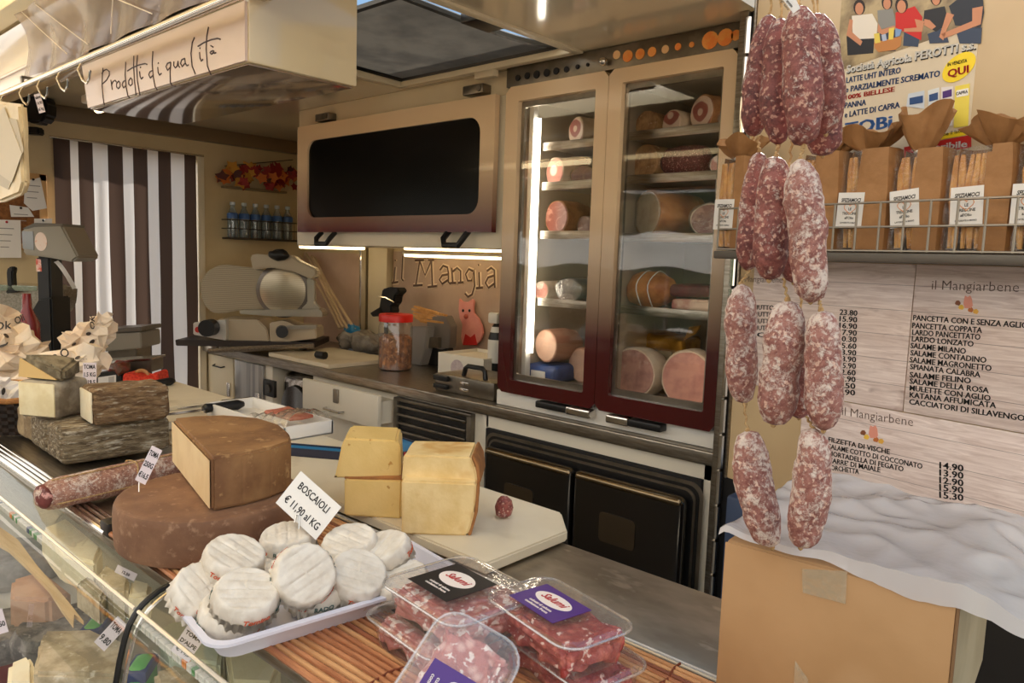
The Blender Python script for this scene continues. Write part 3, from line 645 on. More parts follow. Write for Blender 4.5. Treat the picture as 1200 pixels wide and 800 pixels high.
# brown wheel and half wheel on top
BRW = mat('wheel_rind', (138, 100, 72), (120, 84, 60), rough=.75, scale=14, bmp=.4, bscale=120, c3=(158, 122, 94), s3=70, lo3=.58, hi3=.72)
BRW2 = mat('wedge_rind', (154, 114, 72), (120, 82, 50), rough=.6, scale=10, bmp=.35, bscale=110, c3=(176, 138, 92), s3=40)
wc = V((-1.14, .55, 0))
pr_ = [(0, 0), (.132, 0), (.1375, .003), (.1395, .008), (.1405, .02), (.141, .036), (.1405, .058), (.1395, .067), (.1375, .0715), (.134, .0735), (.128, .074), (.09, .0745), (.04, .075), (0, .075)]
b = B().lathe(pr_, 64).disp(.0015, 12, 1); b.bm.transform(Matrix.Translation((wc.x, wc.y, DZ+.009)))
t = thing('brown_cheese', 'whole brown rinded cheese wheel under the cut half wheel', 'cheese', (wc.x, wc.y, DZ+.009)); obj('rind', b, BRW, t)
wz = DZ+.009+.0755
top = [(203, 490), (248, 536), (285, 531), (318, 524), (341, 516), (339, 506), (328, 497), (302, 489), (262, 486), (228, 487)]
P = [onz(x, y, wz+.081) for x, y in top]
t = thing('cheese_wedge', 'cut brown cheese piece standing on the whole brown wheel', 'cheese', (wc.x, wc.y, wz))
b = B().poly([(p.x, p.y) for p in P], Matrix.Translation((0, 0, wz)), .081, bev=.004).sub(1).disp(.0008, 30, 4)
obj('rind', b, BRW2, t)
A, Bq = P[0], P[1]; d_ = (Bq-A); nrm = V((d_.y, -d_.x, 0)).normalized()
if nrm.dot(-A) < 0: nrm = -nrm
m = fr((A.x+nrm.x*.0022, A.y+nrm.y*.0022, wz), d_ if V((d_.x, d_.y, 0)).cross(V((0, 0, 1))).dot(nrm) > 0 else -d_)
if (m.col[0].to_3d()).dot(d_) < 0: m.translation = V((Bq.x+nrm.x*.001, Bq.y+nrm.y*.001, wz))
L = d_.length
obj('cut_face', B().poly([(.004, .003), (L-.004, .003), (L-.003, .076), (.004, .076)], m, .0012, bev=.0004), mat('paste_tan', (236, 208, 160), (224, 192, 142), rough=.6, scale=9, bmp=.2, c3=(206, 170, 120), s3=5, lo3=.6, hi3=.8), t)

# tomini on their foam tray
TC, TA = V((-.818, .545, MZ)), R(82)
t = thing('foam_tray', 'white foam tray holding the paper-wrapped small round cheeses', 'tray', TC, TA)
def rloop(hx, hy, r_, n_=5): return [(x, y) for x, y in rr(-hx, -hy, hx, hy, r_, n_)]
bmt = bmesh.new(); loops = [(.150, .066, .02, .003), (.152, .068, .02, 0), (.158, .074, .022, .012), (.166, .082, .024, .024), (.172, .088, .026, .025), (.172, .088, .026, .020)]
inner = [(.164, .080, .023, .0215), (.155, .071, .02, .010), (.149, .065, .018, .0045)]
seq = [(.149, .065, .018, .0)]+loops[1:4]+[(.174, .090, .027, .0255), (.174, .090, .027, .029), (.166, .082, .024, .0295)]+inner
rings = [[bmt.verts.new((x, y, z)) for x, y in rloop(hx, hy, r_)] for hx, hy, r_, z in seq]
for a, c in zip(rings, rings[1:]):
    N = len(a)
    for i in range(N): bmt.faces.new((a[i], a[(i+1) % N], c[(i+1) % N], c[i]))
bmt.faces.new(rings[0][::-1]); bmt.faces.new(rings[-1]); bmesh.ops.recalc_face_normals(bmt, faces=bmt.faces)
obj('tray', B().add(bmt), mat('foam_white', (222, 220, 230), rough=.55, sss=0), t, local=True)
TW = mat('tomino_paper', (230, 222, 208), (214, 203, 186), rough=.6, scale=30, bmp=.45, bscale=60, bd=.003)
ORN = mat('print_orange', (206, 84, 40), rough=.6); GRN = mat('print_green', (44, 84, 78), rough=.6)
def make_tomino():
    t = thing('wrapped_cheese', 'x', 'cheese', (0, 0, 0), 0, 'paper wrapped small round cheeses')
    Rr, H = .0375, .031
    bb_ = bmesh.new(); rings = []; n_ = 64
    for r_, z in [(0, 0), (.5, 0), (.86, .001), (.97, .006), (1.02, .013), (1.02, .02), (.985, .026), (.94, .029)]+[(.90-.06*k, .0305+.0005*k/15) for k in range(15)]+[(0, .031)]:
        if r_ == 0: rings.append([bb_.verts.new((0, 0, z))]); continue
        ring = []
        for i in range(n_):
            a = 2*math.pi*i/n_; pk = 1+(.022*math.sin(a*17+z*100)+.012*math.sin(a*29) if .004 < z < .029 else 0)
            zz = z
            if r_ < .93 and z > .02:
                x = r_*math.cos(a)*Rr; zz -= .0014*max(0, math.cos(x*2*math.pi/.0135))**4
            ring.append(bb_.verts.new((r_*Rr*pk*math.cos(a), r_*Rr*pk*math.sin(a), zz)))
        rings.append(ring)
    for a, c in zip(rings, rings[1:]):
        for i in range(n_):
            j = (i+1) % n_
            if len(a) == 1: bb_.faces.new((a[0], c[j], c[i]))
            elif len(c) == 1: bb_.faces.new((a[i], a[j], c[0]))
            else: bb_.faces.new((a[i], a[j], c[j], c[i]))
    bmesh.ops.recalc_face_normals(bb_, faces=bb_.faces)
    obj('paper', B().add(bb_).disp(.0012, 70, 3), TW, t, local=True, ang=60)
    # ruffled paper ends around the rim
    def ruf(u, v):
        a = 2*math.pi*u; r_ = Rr*(1.01+.05*v+.04*math.sin(a*23)*v); return V((r_*math.cos(a), r_*math.sin(a), .012-.011*v+.002*math.sin(a*31)*v))
    obj('paper_skirt', B().grid(ruf, 110, 2, thick=.0003), TW, t, local=True)
    for mtl, s_, z, a0, sz in ((ORN, 'Tomino', .0145, 20, .0095), (GRN, 'RADO', .014, 75, .008), (ORN, 'Tomino', .0145, 200, .0095), (GRN, 'RADO', .014, 255, .008)):
        b = B(); textb(b, s_, Matrix(), sz, .0002, .012, 'CENTER', 1.1, .2)
        for v in b.bm.verts:
            a = R(a0)+v.co.x/(Rr*1.07); rr_ = Rr*1.062+v.co.z; v.co = V((rr_*math.cos(a), rr_*math.sin(a), z-.002+v.co.y))
        obj('print', b, mtl, t, local=True)
    return t
tom = make_tomino()
TOMS = [  # px, py, centre height, (tilt towards viewer-ish rx, ry), spin, label
 (374, 693, 1.189, (8, 4), 80, 'low wrapped cheese under the upright one at the tray front'),
 (272, 720, 1.188, (14, -6), 10, 'lowest wrapped cheese at the front left corner of the tray'),
 (238, 694, 1.200, (35, -18), 100, 'wrapped cheese leaning at the left end of the tray'),
 (318, 668, 1.188, (4, 0), 30, 'mostly hidden wrapped cheese in the middle of the pile'),
 (440, 672, 1.188, (0, 6), 200, 'wrapped cheese low in the back row below the right upper pair'),
 (470, 684, 1.190, (10, 10), 340, 'wrapped cheese beside the black label meat pack'),
 (418, 676, 1.205, (30, -14), 310, 'tilted wrapped cheese in front of the right upper pair'),
 (288, 700, 1.212, (22, -8), 330, 'wrapped cheese resting on the lowest front left one'),
 (338, 634, 1.216, (6, 4), 60, 'wrapped cheese at the back with the sign pin stuck in it'),
 (274, 656, 1.228, (18, -12), 290, 'topmost wrapped cheese at the left of the pile'),
 (410, 640, 1.220, (14, 8), 280, 'wrapped cheese on top right of the upright one'),
 (450, 648, 1.214, (10, 16), 20, 'rearmost wrapped cheese at the right end of the tray'),
 (356, 674, 1.226, (58, -14), 0, 'wrapped cheese standing upright facing the camera in the pile')]
from mathutils import Euler
for i, (px, py, z, (rx, ry), sp, lab) in enumerate(TOMS):
    o = tom if i == 0 else dup(tom)
    o['label'] = lab; p = onz(px, py, z)
    az = math.atan2(p.y, p.x)+math.pi   # direction pointing back at the viewer
    ax = V((-math.sin(az), math.cos(az), 0)); q = Matrix.Rotation(R(rx), 3, ax) @ Matrix.Rotation(R(ry), 3, V((math.cos(az), math.sin(az), 0))) @ Matrix.Rotation(R(sp), 3, 'Z')
    o.location = p-q @ V((0, 0, .0155)); o.rotation_euler = q.to_euler()
slip('price_sign', 'white price sign reading 11,90 al KG pinned in the wrapped cheeses', ((342, 545), (389, 587), (370, 633), (323, 589)), (1.07, 1.045, 1.035, 1.06), ['BOSCAIOLI', '€ 11,90 al KG'], .27, pin=[(345, 612, 1.045), (347, 603, 1.048), (351, 604, 1.048), (350, 620, 1.04)], bg=PAPER, group=None, bold=.012, sx=.78)

# meat packs
FILM = glass('pack_plastic', tint=(254, 253, 253), refl=.085, rough=.06, haze=.035, bmp=.35, bscale=38)
MEAT = mat('diced_meat', (204, 112, 98), (160, 66, 62), rough=.4, scale=80, lo=.15, hi=.5, kind='vor', bmp=.8, bscale=90, c3=(240, 212, 200), s3=80, lo3=.60, hi3=.64, bd=.006)
PALE = mat('diced_lard', (226, 182, 170), (186, 112, 104), rough=.4, scale=80, lo=.15, hi=.5, kind='vor', bmp=.8, bscale=90, c3=(242, 226, 218), s3=70, lo3=.56, hi3=.62, bd=.006)
PUR = mat('label_purple', (78, 44, 122), rough=.4); LBK = mat('label_black', (34, 30, 30), rough=.4); CRM = mat('label_cream', (238, 226, 216), rough=.5)
RED = mat('print_red', (176, 40, 40), rough=.5)
def pack(label, m, hx, hy, h, meat, lab, seed, ls=0):
    """clear tray with a flange, filled, film-lidded; m places the rim centre (z up out of the lid)"""
    t = thing('meat_pack', label, 'meat pack', m.translation, 0, 'clear packs of diced meat'); MI = m
    b = bmesh.new(); seq = [(hx*.80, hy*.78, .015, -h), (hx*.84, hy*.82, .02, -h*.96), (hx*.92, hy*.90, .022, -.008), (hx*.93, hy*.91, .022, -.002), (hx, hy, .024, -.001), (hx, hy, .024, .0012), (hx*.95, hy*.935, .023, .004), (hx*.88, hy*.85, .02, .0045)]
    rg = [[b.verts.new((x, y, z)) for x, y in rloop(a, c, r_)] for a, c, r_, z in seq]
    for a, c in zip(rg, rg[1:]):
        N = len(a)
        for i in range(N): b.faces.new((a[i], a[(i+1) % N], c[(i+1) % N], c[i]))
    b.faces.new(rg[0][::-1]); b.faces.new(rg[-1]); bmesh.ops.recalc_face_normals(b, faces=b.faces)
    obj('clear_tray', B().add(b, MI), FILM, t)
    rimb = B().tube([(x, y, .001) for x, y in rloop(hx, hy, .024)]+[(rloop(hx, hy, .024)[0][0], rloop(hx, hy, .024)[0][1], .001)], .0016, 6, m=MI)
    obj('rim', rimb, glass('rim_plastic', refl=.2, rough=.08, haze=.10), t)
    g = B().box((0, 0, -h*.52), (hx*1.62, hy*1.56, h*.80), .012, 3)
    bmesh.ops.subdivide_edges(g.bm, edges=g.bm.edges[:], cuts=5, use_grid_fill=True); g.disp(.012, 75, seed, 3)
    for v in g.bm.verts: v.co.z = min(max(v.co.z, -h*.93), -.0035); v.co.x = max(min(v.co.x, hx*.83), -hx*.83); v.co.y = max(min(v.co.y, hy*.80), -hy*.80)
    g.bm.transform(MI); obj('meat', g, meat, t, ang=50)
    lb = obj('label', B().bb((-hx*.66, -hy*.58, .0048), (hx*.34, hy*.52, .0054), m=MI @ Matrix.Translation((ls*hx, 0, 0))), lab, t)
    mo = MI @ Matrix.Translation((-hx*.16+ls*hx, hy*.08, .0055))
    obj('label_oval', B().lathe([(0, 0), (1, 0), (1, .0003), (0, .0003)], 28, m=mo @ Matrix.Diagonal((hx*.36, hy*.26, 1, 1))), CRM, lb)
    b = B(); textb(b, 'Salumi', off(mo, .0006) @ Matrix.Translation((0, -.004, 0)), .0155, .0002, .01, 'CENTER', .95, .35); obj('label_lettering', b, RED, lb)
    b = B()
    for k, s_ in enumerate(('cubetti di salume', 'confezione fresca')): textb(b, s_, off(mo, .0003) @ Matrix.Translation((0, -hy*.40-.006*k, 0)), .0055, .0002, .01, 'CENTER')
    obj('label_smallprint', b, CRM, lb)
    b = B()
    return t
def packframe(a, b_, c, d):
    """from four rim corners: a->b long side"""
    o = (a+b_+c+d)/4; return fr(o, b_-a, d-a)
z1 = 1.238
c1 = [onz(*q, z1) for q in ((645, 676), (757, 740), (668, 770), (557, 690))]
m = packframe(*c1); m = Matrix.Translation((0, 0, 0)) @ m
hx, hy = (c1[1]-c1[0]).length/2*.98, (c1[3]-c1[0]).length/2*1.02
flip = Matrix.Rotation(math.pi, 4, 'X') if m.col[2].z < 0 else Matrix()
pack('purple-labelled pack of diced red meat on top of another at the right', m @ flip, hx, hy, .040, MEAT, PUR, 3)
pack('purple-labelled pack of diced meat underneath the right top pack', Matrix.Translation((.012, .012, -.043)) @ m @ flip, hx, hy, .036, MEAT, PUR, 5)
c2 = [onz(*q, z1) for q in ((544, 651), (640, 700), (520, 728), (450, 688))]
m = packframe(*c2); flip = Matrix.Rotation(math.pi, 4, 'X') if m.col[2].z < 0 else Matrix()
hx, hy = (c2[1]-c2[0]).length/2, (c2[3]-c2[0]).length/2
pack('black-labelled clear pack of pale diced meat next to the wrapped cheeses', m @ flip, hx, hy, .040, PALE, LBK, 7)
pack('clear pack of pale diced meat underneath the black-labelled one', Matrix.Translation((-.02, -.008, -.043)) @ m @ flip, hx, hy, .036, PALE, LBK, 9)
T0, T1, T2 = pt(530, 700, .735), pt(612, 772, .70), pt(458, 812, .665)
ex, ey = (T2-T0), (T1-T0); hx, hy = ex.length*.62, ey.length*.5
o = T0+ex.normalized()*hx+ey.normalized()*hy
m = fr(o, ex, ey)
if m.col[2].to_3d().dot(CAM-o) < 0: m = m @ Matrix.Rotation(math.pi, 4, 'X')
pack('upended clear meat pack propped in front with a purple label', m, hx, hy, .040, PALE, PUR, 11, .45)

# yellow cheeses and parmesan on the board
YEL = mat('paste_yellow', (230, 198, 128), (220, 186, 112), rough=.55, scale=8, bmp=.25, bscale=140, c3=(190, 142, 70), s3=55, lo3=.66, hi3=.70)
PAR = mat('paste_parmesan', (234, 206, 148), (222, 190, 126), rough=.65, scale=18, bmp=.6, bscale=60, c3=(206, 160, 92), s3=12, lo3=.55, hi3=.68)
RIN = mat('rind_brown', (168, 112, 60), (140, 90, 46), rough=.7, scale=30, bmp=.4)
def frontslab(name, label, base0, base1, z, poly_, depth, m_, cat='cheese', rind=None, rindface=None, bev=.003, amp=.001):
    a, c = onz(*base0, z), onz(*base1, z); m = fr(a, c-a)
    t = thing(name, label, cat, a)
    P = [loc2(m, *q) for q in poly_]
    P = [(x, max(y, 0)) for x, y in P]
    obj('paste', B().poly(P, m, depth, z0=-depth, bev=bev).sub(2).disp(amp, 40, len(label)), m_, t)
    if rind:
        Q = [loc2(m, *q) for q in rind]; obj('rind', B().poly([(x, max(y, .0005)) for x, y in Q], m, depth*.96, z0=-depth*.98, bev=.001), RIN, t)
    return t, m
frontslab('cheese_wedge', 'lower yellow cheese block on the white board', (403, 604), (470, 608), bz, [(403, 604), (470, 608), (471, 563), (403, 561)], .10, YEL, rind=[(403, 561.5), (470, 563.5), (470, 560.5), (403, 558.5)])
zt = bz+.066
frontslab('cheese_wedge', 'upper yellow cheese wedge with a sloping side', (394, 560), (470, 560), zt, [(392, 561), (470, 561), (469, 521), (465, 516), (405, 513), (401, 520)], .10, YEL, rind=[(392, 563), (468, 563), (468, 560), (392, 560)])
frontslab('parmesan_block', 'lower crumbly hard cheese block on the white board', (470, 626), (548, 628), bz, [(470, 626), (548, 628), (556, 600), (559, 566), (471, 563)], .10, PAR, rind=[(548, 628), (556, 600), (559, 566), (562, 566), (560, 600), (552, 628)], amp=.002)
frontslab('parmesan_block', 'upper crumbly hard cheese wedge stacked on the lower one', (471, 563), (558, 567), bz+.081, [(471, 563), (559, 566), (557, 546), (552, 535), (472, 533)], .10, PAR, rind=[(559, 566), (557, 546), (552, 535), (555, 534), (561, 546), (563, 566)], amp=.002)
c = onz(590, 606, bz)
t = thing('salami_end', 'small mould-speckled salami end lying on the white board', 'salami', c)
SAL1 = salami_mat('salami_a', (156, 84, 74), (108, 48, 46), (206, 160, 140), .58)
SAL2 = salami_mat('salami_b', (172, 104, 90), (130, 66, 58), (216, 176, 156), .50)
b = B().lathe([(0, 0), (.006, 0), (.014, .006), (.016, .018), (.013, .031), (.006, .038), (0, .039)], 24).disp(.002, 60, 2); b.bm.transform(Matrix.Translation(c)); obj('casing', b, SAL1, t)
# pair of blue-lined cartons
BLU = mat('carton_blue', (40, 122, 170), (34, 112, 160), rough=.5, scale=30)
def carton(label, q, z, h):
    P = [onz(x, y, z+h) for x, y in q]; o = (P[0]+P[1]+P[2]+P[3])/4; m = fr((o.x, o.y, z), P[1]-P[0], P[3]-P[0])
    if m.col[2].z < 0: m = m @ Matrix.Rotation(math.pi, 4, 'X')
    W, D = (P[1]-P[0]).length/2, (P[3]-P[0]).length/2
    t = thing('snack_carton', label, 'carton', m.translation, 0, 'cartons with blue lids')
    b = B()
    for s_, mi in ((-1, 0), (1, 0)):
        b.bb((-W, s_*D-.004*(s_ > 0), 0), (W, s_*D+.004*(s_ < 0), h), m=m, mi=mi); b.bb((s_*W-.004*(s_ > 0), -D, 0), (s_*W+.004*(s_ < 0), D, h), m=m, mi=mi)
    b.bb((-W, -D, 0), (W, D, .004), m=m)
    for k in range(5): b.bb((-W+k*W*.4, -D-.0006, .002), (-W+k*W*.4+W*.16, -D, h-.001), m=m, mi=2+k % 2)
    obj('sides', b, [mat('carton_navy', (40, 42, 60), rough=.5), mat('carton_tan', (196, 150, 92), rough=.6), mat('carton_red', (170, 50, 44), rough=.5), mat('carton_cream', (222, 210, 190), rough=.5)], t)
    obj('lining', B().bb((-W+.004, -D+.004, .004), (W-.004, D-.004, h*.8), m=m), BLU, t)
carton('blue-topped flat carton beside the brown half wheel', ((342, 519), (352, 514), (402, 524), (388, 541)), bz, .018)
carton('blue-topped flat carton behind the yellow cheeses', ((428, 511), (460, 506), (498, 522), (470, 531)), bz, .018)
# white foam box with packet
a = [onz(*q, bz+.035) for q in ((262, 490), (372, 482), (403, 500), (340, 512))]
t = thing('foam_box', 'white foam box holding a film-wrapped meat packet', 'box', (a[2].x, a[2].y, bz))
x0, x1, y0, y1 = -1.95, -1.56, .93, 1.07
b = B()
for lo, hi in (((x0, y0, bz), (x1, y1, bz+.006)), ((x0, y0, bz), (x1, y0+.008, bz+.035)), ((x0, y1-.008, bz), (x1, y1, bz+.035)), ((x0, y0, bz), (x0+.008, y1, bz+.035)), ((x1-.008, y0, bz), (x1, y1, bz+.035))): b.bb(lo, hi, .002)
obj('box', b, mat('foam_white2', (236, 232, 224), rough=.6), t)
t = thing('sliced_meat_packet', 'film-wrapped packet of sliced meat lying in the foam box', 'meat packet', (x1-.1, 1.0, bz+.036))
b = B().grid(lambda u, v: V((x1-.17+.17*u, y0+.005+.13*v, bz+.038+.03*u*math.sin(v*3.14)**.5+.004*math.sin(u*30+v*17))), 20, 14, thick=.003)
obj('film', b, glass('wrap_film', refl=.12, rough=.12, haze=.35, hazec=(226, 214, 190), bmp=.5, bscale=50), t)
b = B().box((x1-.09, 1.0, bz+.044), (.12, .07, .01), .004).sub(1).disp(.003, 50, 2); obj('meat', b, mat('cured_slices', (176, 84, 66), (206, 140, 112), rough=.5, scale=40), t)

# grey-rinded bars on the deck
GR = mat('bar_rind', (150, 134, 106), (96, 80, 58), rough=.85, scale=48, lo=.36, hi=.6, st=(1.6, .6, 2.6), det=7, bmp=1.0, bscale=46, c3=(182, 172, 152), s3=60, lo3=.55, hi3=.66, bd=.012)
GR2 = mat('bar_rind_brown', (146, 118, 84), (98, 72, 46), rough=.8, scale=48, lo=.36, hi=.6, st=(1.6, .6, 2.6), det=7, bmp=1.0, bscale=46, c3=(176, 162, 138), s3=60, lo3=.57, hi3=.68, bd=.012)
def barcheese(label, x0, x1, y0, y1, z0, z1, m_, seed, rz=0, face=None):
    c = V(((x0+x1)/2, (y0+y1)/2, z0)); t = thing('cheese_bar', label, 'cheese', c, rz, 'grey rinded cheeses')
    b = B().box((0, 0, (z1-z0)/2), (x1-x0, y1-y0, z1-z0), .013, 3); bmesh.ops.subdivide_edges(b.bm, edges=b.bm.edges[:], cuts=4, use_grid_fill=True)
    b.disp(.0035, 40, seed, 4)
    for v in b.bm.verts: v.co.z = max(v.co.z, 0)
    obj('rind', b, m_, t, local=True)
    if face: obj('cut_face', B().bb((-(x1-x0)/2+.008, -(y1-y0)/2-.0038, .006), ((x1-x0)/2-.008, -(y1-y0)/2, z1-z0-.006), .002), CC, t, local=True)
    return t
gz = DZ+.0075
barcheese('front grey-rinded cheese bar at the bottom of the stack', -1.83, -1.715, .512, .735, gz, gz+.078, GR, 1, R(-3))
barcheese('grey-rinded cheese bar behind the front one in the bottom row', -1.955, -1.842, .515, .73, gz, gz+.078, GR, 2)
barcheese('rearmost short grey-rinded cheese bar in the bottom row', -2.075, -1.965, .520, .66, gz, gz+.078, mat('bar_rind_tan', (176, 154, 118), (128, 108, 80), rough=.85, scale=18, bmp=.9, bscale=40, c3=(190, 178, 156), s3=30, bd=.005), 3)
zz = gz+.0785
barcheese('brown-rinded cheese bar with pale cut end on top of the stack', -1.80, -1.695, .572, .728, zz, zz+.078, GR2, 4, R(-5), True)
c_ = onz(50, 492, zz)
t = thing('cheese_block', 'pale cut cheese cube with dark rind sides on the stack', 'cheese', (-1.885, .548, zz), R(30), 'grey rinded cheeses')
b = B().box((0, 0, .042), (.105, .095, .084), .012, 3); bmesh.ops.subdivide_edges(b.bm, edges=b.bm.edges[:], cuts=3, use_grid_fill=True); b.disp(.003, 30, 6, 3)
for v in b.bm.verts: v.co.z = max(v.co.z, 0)
obj('rind', b, mat('cube_rind', (176, 164, 142), (120, 106, 86), rough=.8, scale=16, bmp=.5, c3=(84, 70, 56), s3=14, lo3=.6, hi3=.72), t, local=True)
obj('cut_face', B().bb((-.046, -.0505, .006), (.046, -.046, .079), .002), mat('paste_pale', (238, 224, 184), (226, 208, 162), rough=.6, scale=22, bmp=.3), t, local=True)
obj('cut_face', B().bb((-.0555, -.04, .006), (-.052, .04, .079), .002), mat('paste_pale'), t, local=True)
zz2 = zz+.0845
t = thing('cheese_wedge', 'small mouldy cheese wedge lying on the pale cube', 'cheese', (-1.88, .55, zz2), R(20), 'grey rinded cheeses')
b = B().poly([(-.06, -.045), (.065, -.03), (.01, .055)], Matrix(), .052, bev=.008).sub(3)
for v in b.bm.verts: v.co.z *= 1-.75*max(0, min(1, (v.co.x+.02)/.09))*.8 if v.co.z > .01 else 1
b.disp(.003, 40, 9); 
for v in b.bm.verts: v.co.z = max(v.co.z, 0)
obj('rind', b, mat('wedge_mould', (150, 138, 112), (104, 92, 70), rough=.85, scale=34, bmp=.7, c3=(70, 60, 48), s3=60, lo3=.62, hi3=.68), t, local=True)
obj('cut_face', B().poly([(-.056, 0.004), (.05, .004), (-.05, .046)], fr((0, -.0385, 0), (1, .12, 0)), .002), mat('paste_yellowish', (222, 186, 122), rough=.6), t, local=True)
c_ = onz(118, 475, DZ+.03); b = B().lathe([(0, 0), (.085, 0), (.09, .01), (.09, .04), (.084, .05), (0, .051)], 40).disp(.002, 30, 1); b.bm.transform(Matrix.Translation((-2.10, .72, gz)))
t = thing('cheese_half', 'flat orange cheese behind the brown-rinded bar', 'cheese', (-2.10, .72, gz)); obj('rind', b, mat('orange_paste', (226, 172, 92), (206, 150, 74), rough=.6, scale=10), t)
obj('top_rind', B().cyl((-2.10, .72, gz+.051), (-2.10, .72, gz+.0525), .08, n=32), CR, t)
slip('price_slip', 'upright handwritten price slip behind the brown-rinded bar', ((101, 425), (117, 425), (115, 454), (97, 454)), 1.95, ['TOMA', '1.5 KG', '€19.5'], .24, pin=[(106, 454, 1.95), (106, 470, 1.95)])
slip('price_slip', 'narrow price slip pinned to the brown cheese wheel', ((159, 517), (171, 523), (169, 569), (158, 562)), 1.20, ['TOMA', '250G', '€16.5'], .2, pin=[(163, 565, 1.2), (163, 580, 1.195)])
# long salami on the deck
a, c = V((-1.475, .425, DZ+.032)), V((-1.30, .84, DZ+.036))
a, c = onz(62, 579, DZ+.032), onz(228, 541, DZ+.035)
d = c-a; L = d.length; q = d.to_track_quat('Z', 'Y').to_matrix().to_4x4(); q.translation = a
t = thing('long_salami', 'long string-tied salami with a cut end on the counter edge', 'salami', a)
b = B().lathe([(0, -.03), (.012, -.027), (.022, -.012), (.027, .0), (.029, .03), (.0295, L*.5), (.028, L*.9), (.018, L*.99), (0, L)], 28)
bmesh.ops.subdivide_edges(b.bm, edges=b.bm.edges[:], cuts=1, use_grid_fill=True); b.disp(.003, 30, 2); b.bm.transform(q)
obj('casing', b, salami_mat('salami_long', (172, 126, 106), (138, 94, 80), (202, 172, 152), .50), t)
b = B(); 
for z in (.0+.14, .26, .36): b.tube([(.031*math.cos(R(k*15)), .031*math.sin(R(k*15)), z+.003*math.sin(k)) for k in range(25)], .0016, 6)
for ang in (20, 110, 200, 290): b.tube([(.0305*math.cos(R(ang)), .0305*math.sin(R(ang)), -.005+.035*k) for k in range(12)], .0014, 6)
b.bm.transform(q); obj('string', b, STRING, t)
b = B().sph((0, 0, -.014), (.023, .021, .014), 3).disp(.005, 60, 3); b.bm.transform(q); obj('cut_end', b, mat('salami_cut', (128, 66, 60), (100, 46, 44), rough=.45, scale=40, c3=(206, 150, 140), s3=60, lo3=.6, hi3=.66), t)
# ================================================================ RIGHT-HAND PANEL
PA = R(-11); PEX = V((math.cos(PA), math.sin(PA), 0)); PN = V((math.sin(PA), -math.cos(PA), 0)); P0 = V((-.862, 1.803, 0))
def pf(d=0, s=0, z=0): return fr(P0+PN*d+PEX*s+V((0, 0, z)), PEX)
F0 = pf()
PANM = mat('panel_beige', (206, 180, 140), (198, 170, 130), rough=.4, scale=2)
t = thing('side_panel', 'beige side panel carrying the poster and menu boards', 'panel', P0+PEX*.5)
obj('panel', B().bb((0, 1.07, -.03), (1.5, 2.303, 0), .004, m=F0), PANM, t)
obj('edge_trim', B().bb((-.006, 1.07, -.032), (0, 2.303, .004), .001, m=F0), STEEL, t)
S('gap_shade', B().bb((0, .3, -.28), (1.4, 1.06, -.25), m=F0), DARK)  # dark sheet painted in as the shade of the gap below the panel
t = thing('blue_crate', 'dark blue crate edge in the gap behind the cardboard box', 'crate', onz(868, 640, .9)+V((0, .05, 0)))
p = t.location; obj('crate', B().box(p+V((.05, .05, -.15)), (.2, .2, .55), .01), mat('crate_blue', (52, 66, 92), rough=.5), t)
# poster
def onp(px, py, d=0): return loc2(pf(d), px, py)
fpz = off(F0, .001)
t = thing('poster', 'milk farm poster with people in a meadow and blue lettering', 'poster', P0+PEX*.36+V((0, 0, 1.9)))
a, b_, c, d = [onp(*q) for q in ((992, -14), (1157, -40), (1146, 140), (985, 160))]
tl, tr, br, bl = (a[0], 2.23), (.505, 2.23), (.51, 1.86), (.215, 1.86)
POSTER_X0, POSTER_X1 = .222, .512
obj('sheet', B().bb((POSTER_X0, 1.86, 0), (POSTER_X1, 2.26, .001), m=F0), mat('poster_cream', (226, 210, 184), (216, 200, 172), rough=.35, scale=4), t)
u, v = onp(1050, 60)
obj('meadow_photo', B().poly([(POSTER_X0, v-.02), (POSTER_X0, 2.26), (POSTER_X1, 2.26), (POSTER_X1, v+.022)], F0, .0014), mat('photo_meadow', (188, 166, 126), (128, 110, 84), rough=.4, scale=14, c3=(212, 196, 156), s3=9), t)
SK = mat('photo_skin', (204, 140, 104), rough=.5); HR = mat('photo_hair', (44, 32, 26), rough=.5); JE = mat('photo_jeans', (58, 70, 92), rough=.5)
def pz(pts, k=4, ox=900, oy=0): return [onp(ox+x/k, oy+y/k) for x, y in pts]
def ell(cx, cy, rx, ry, n=14, a=0): return [(cx+rx*math.cos(2*math.pi*i/n)*math.cos(a)-ry*math.sin(2*math.pi*i/n)*math.sin(a), cy+rx*math.cos(2*math.pi*i/n)*math.sin(a)+ry*math.sin(2*math.pi*i/n)*math.cos(a)) for i in range(n)]
SHIRT = [mat('photo_white', (232, 222, 206), rough=.5), mat('photo_grey', (140, 138, 132), rough=.5), mat('photo_red', (204, 40, 34), rough=.5), mat('photo_black', (40, 40, 44), rough=.5), mat('photo_navy', (44, 48, 58), rough=.5)]
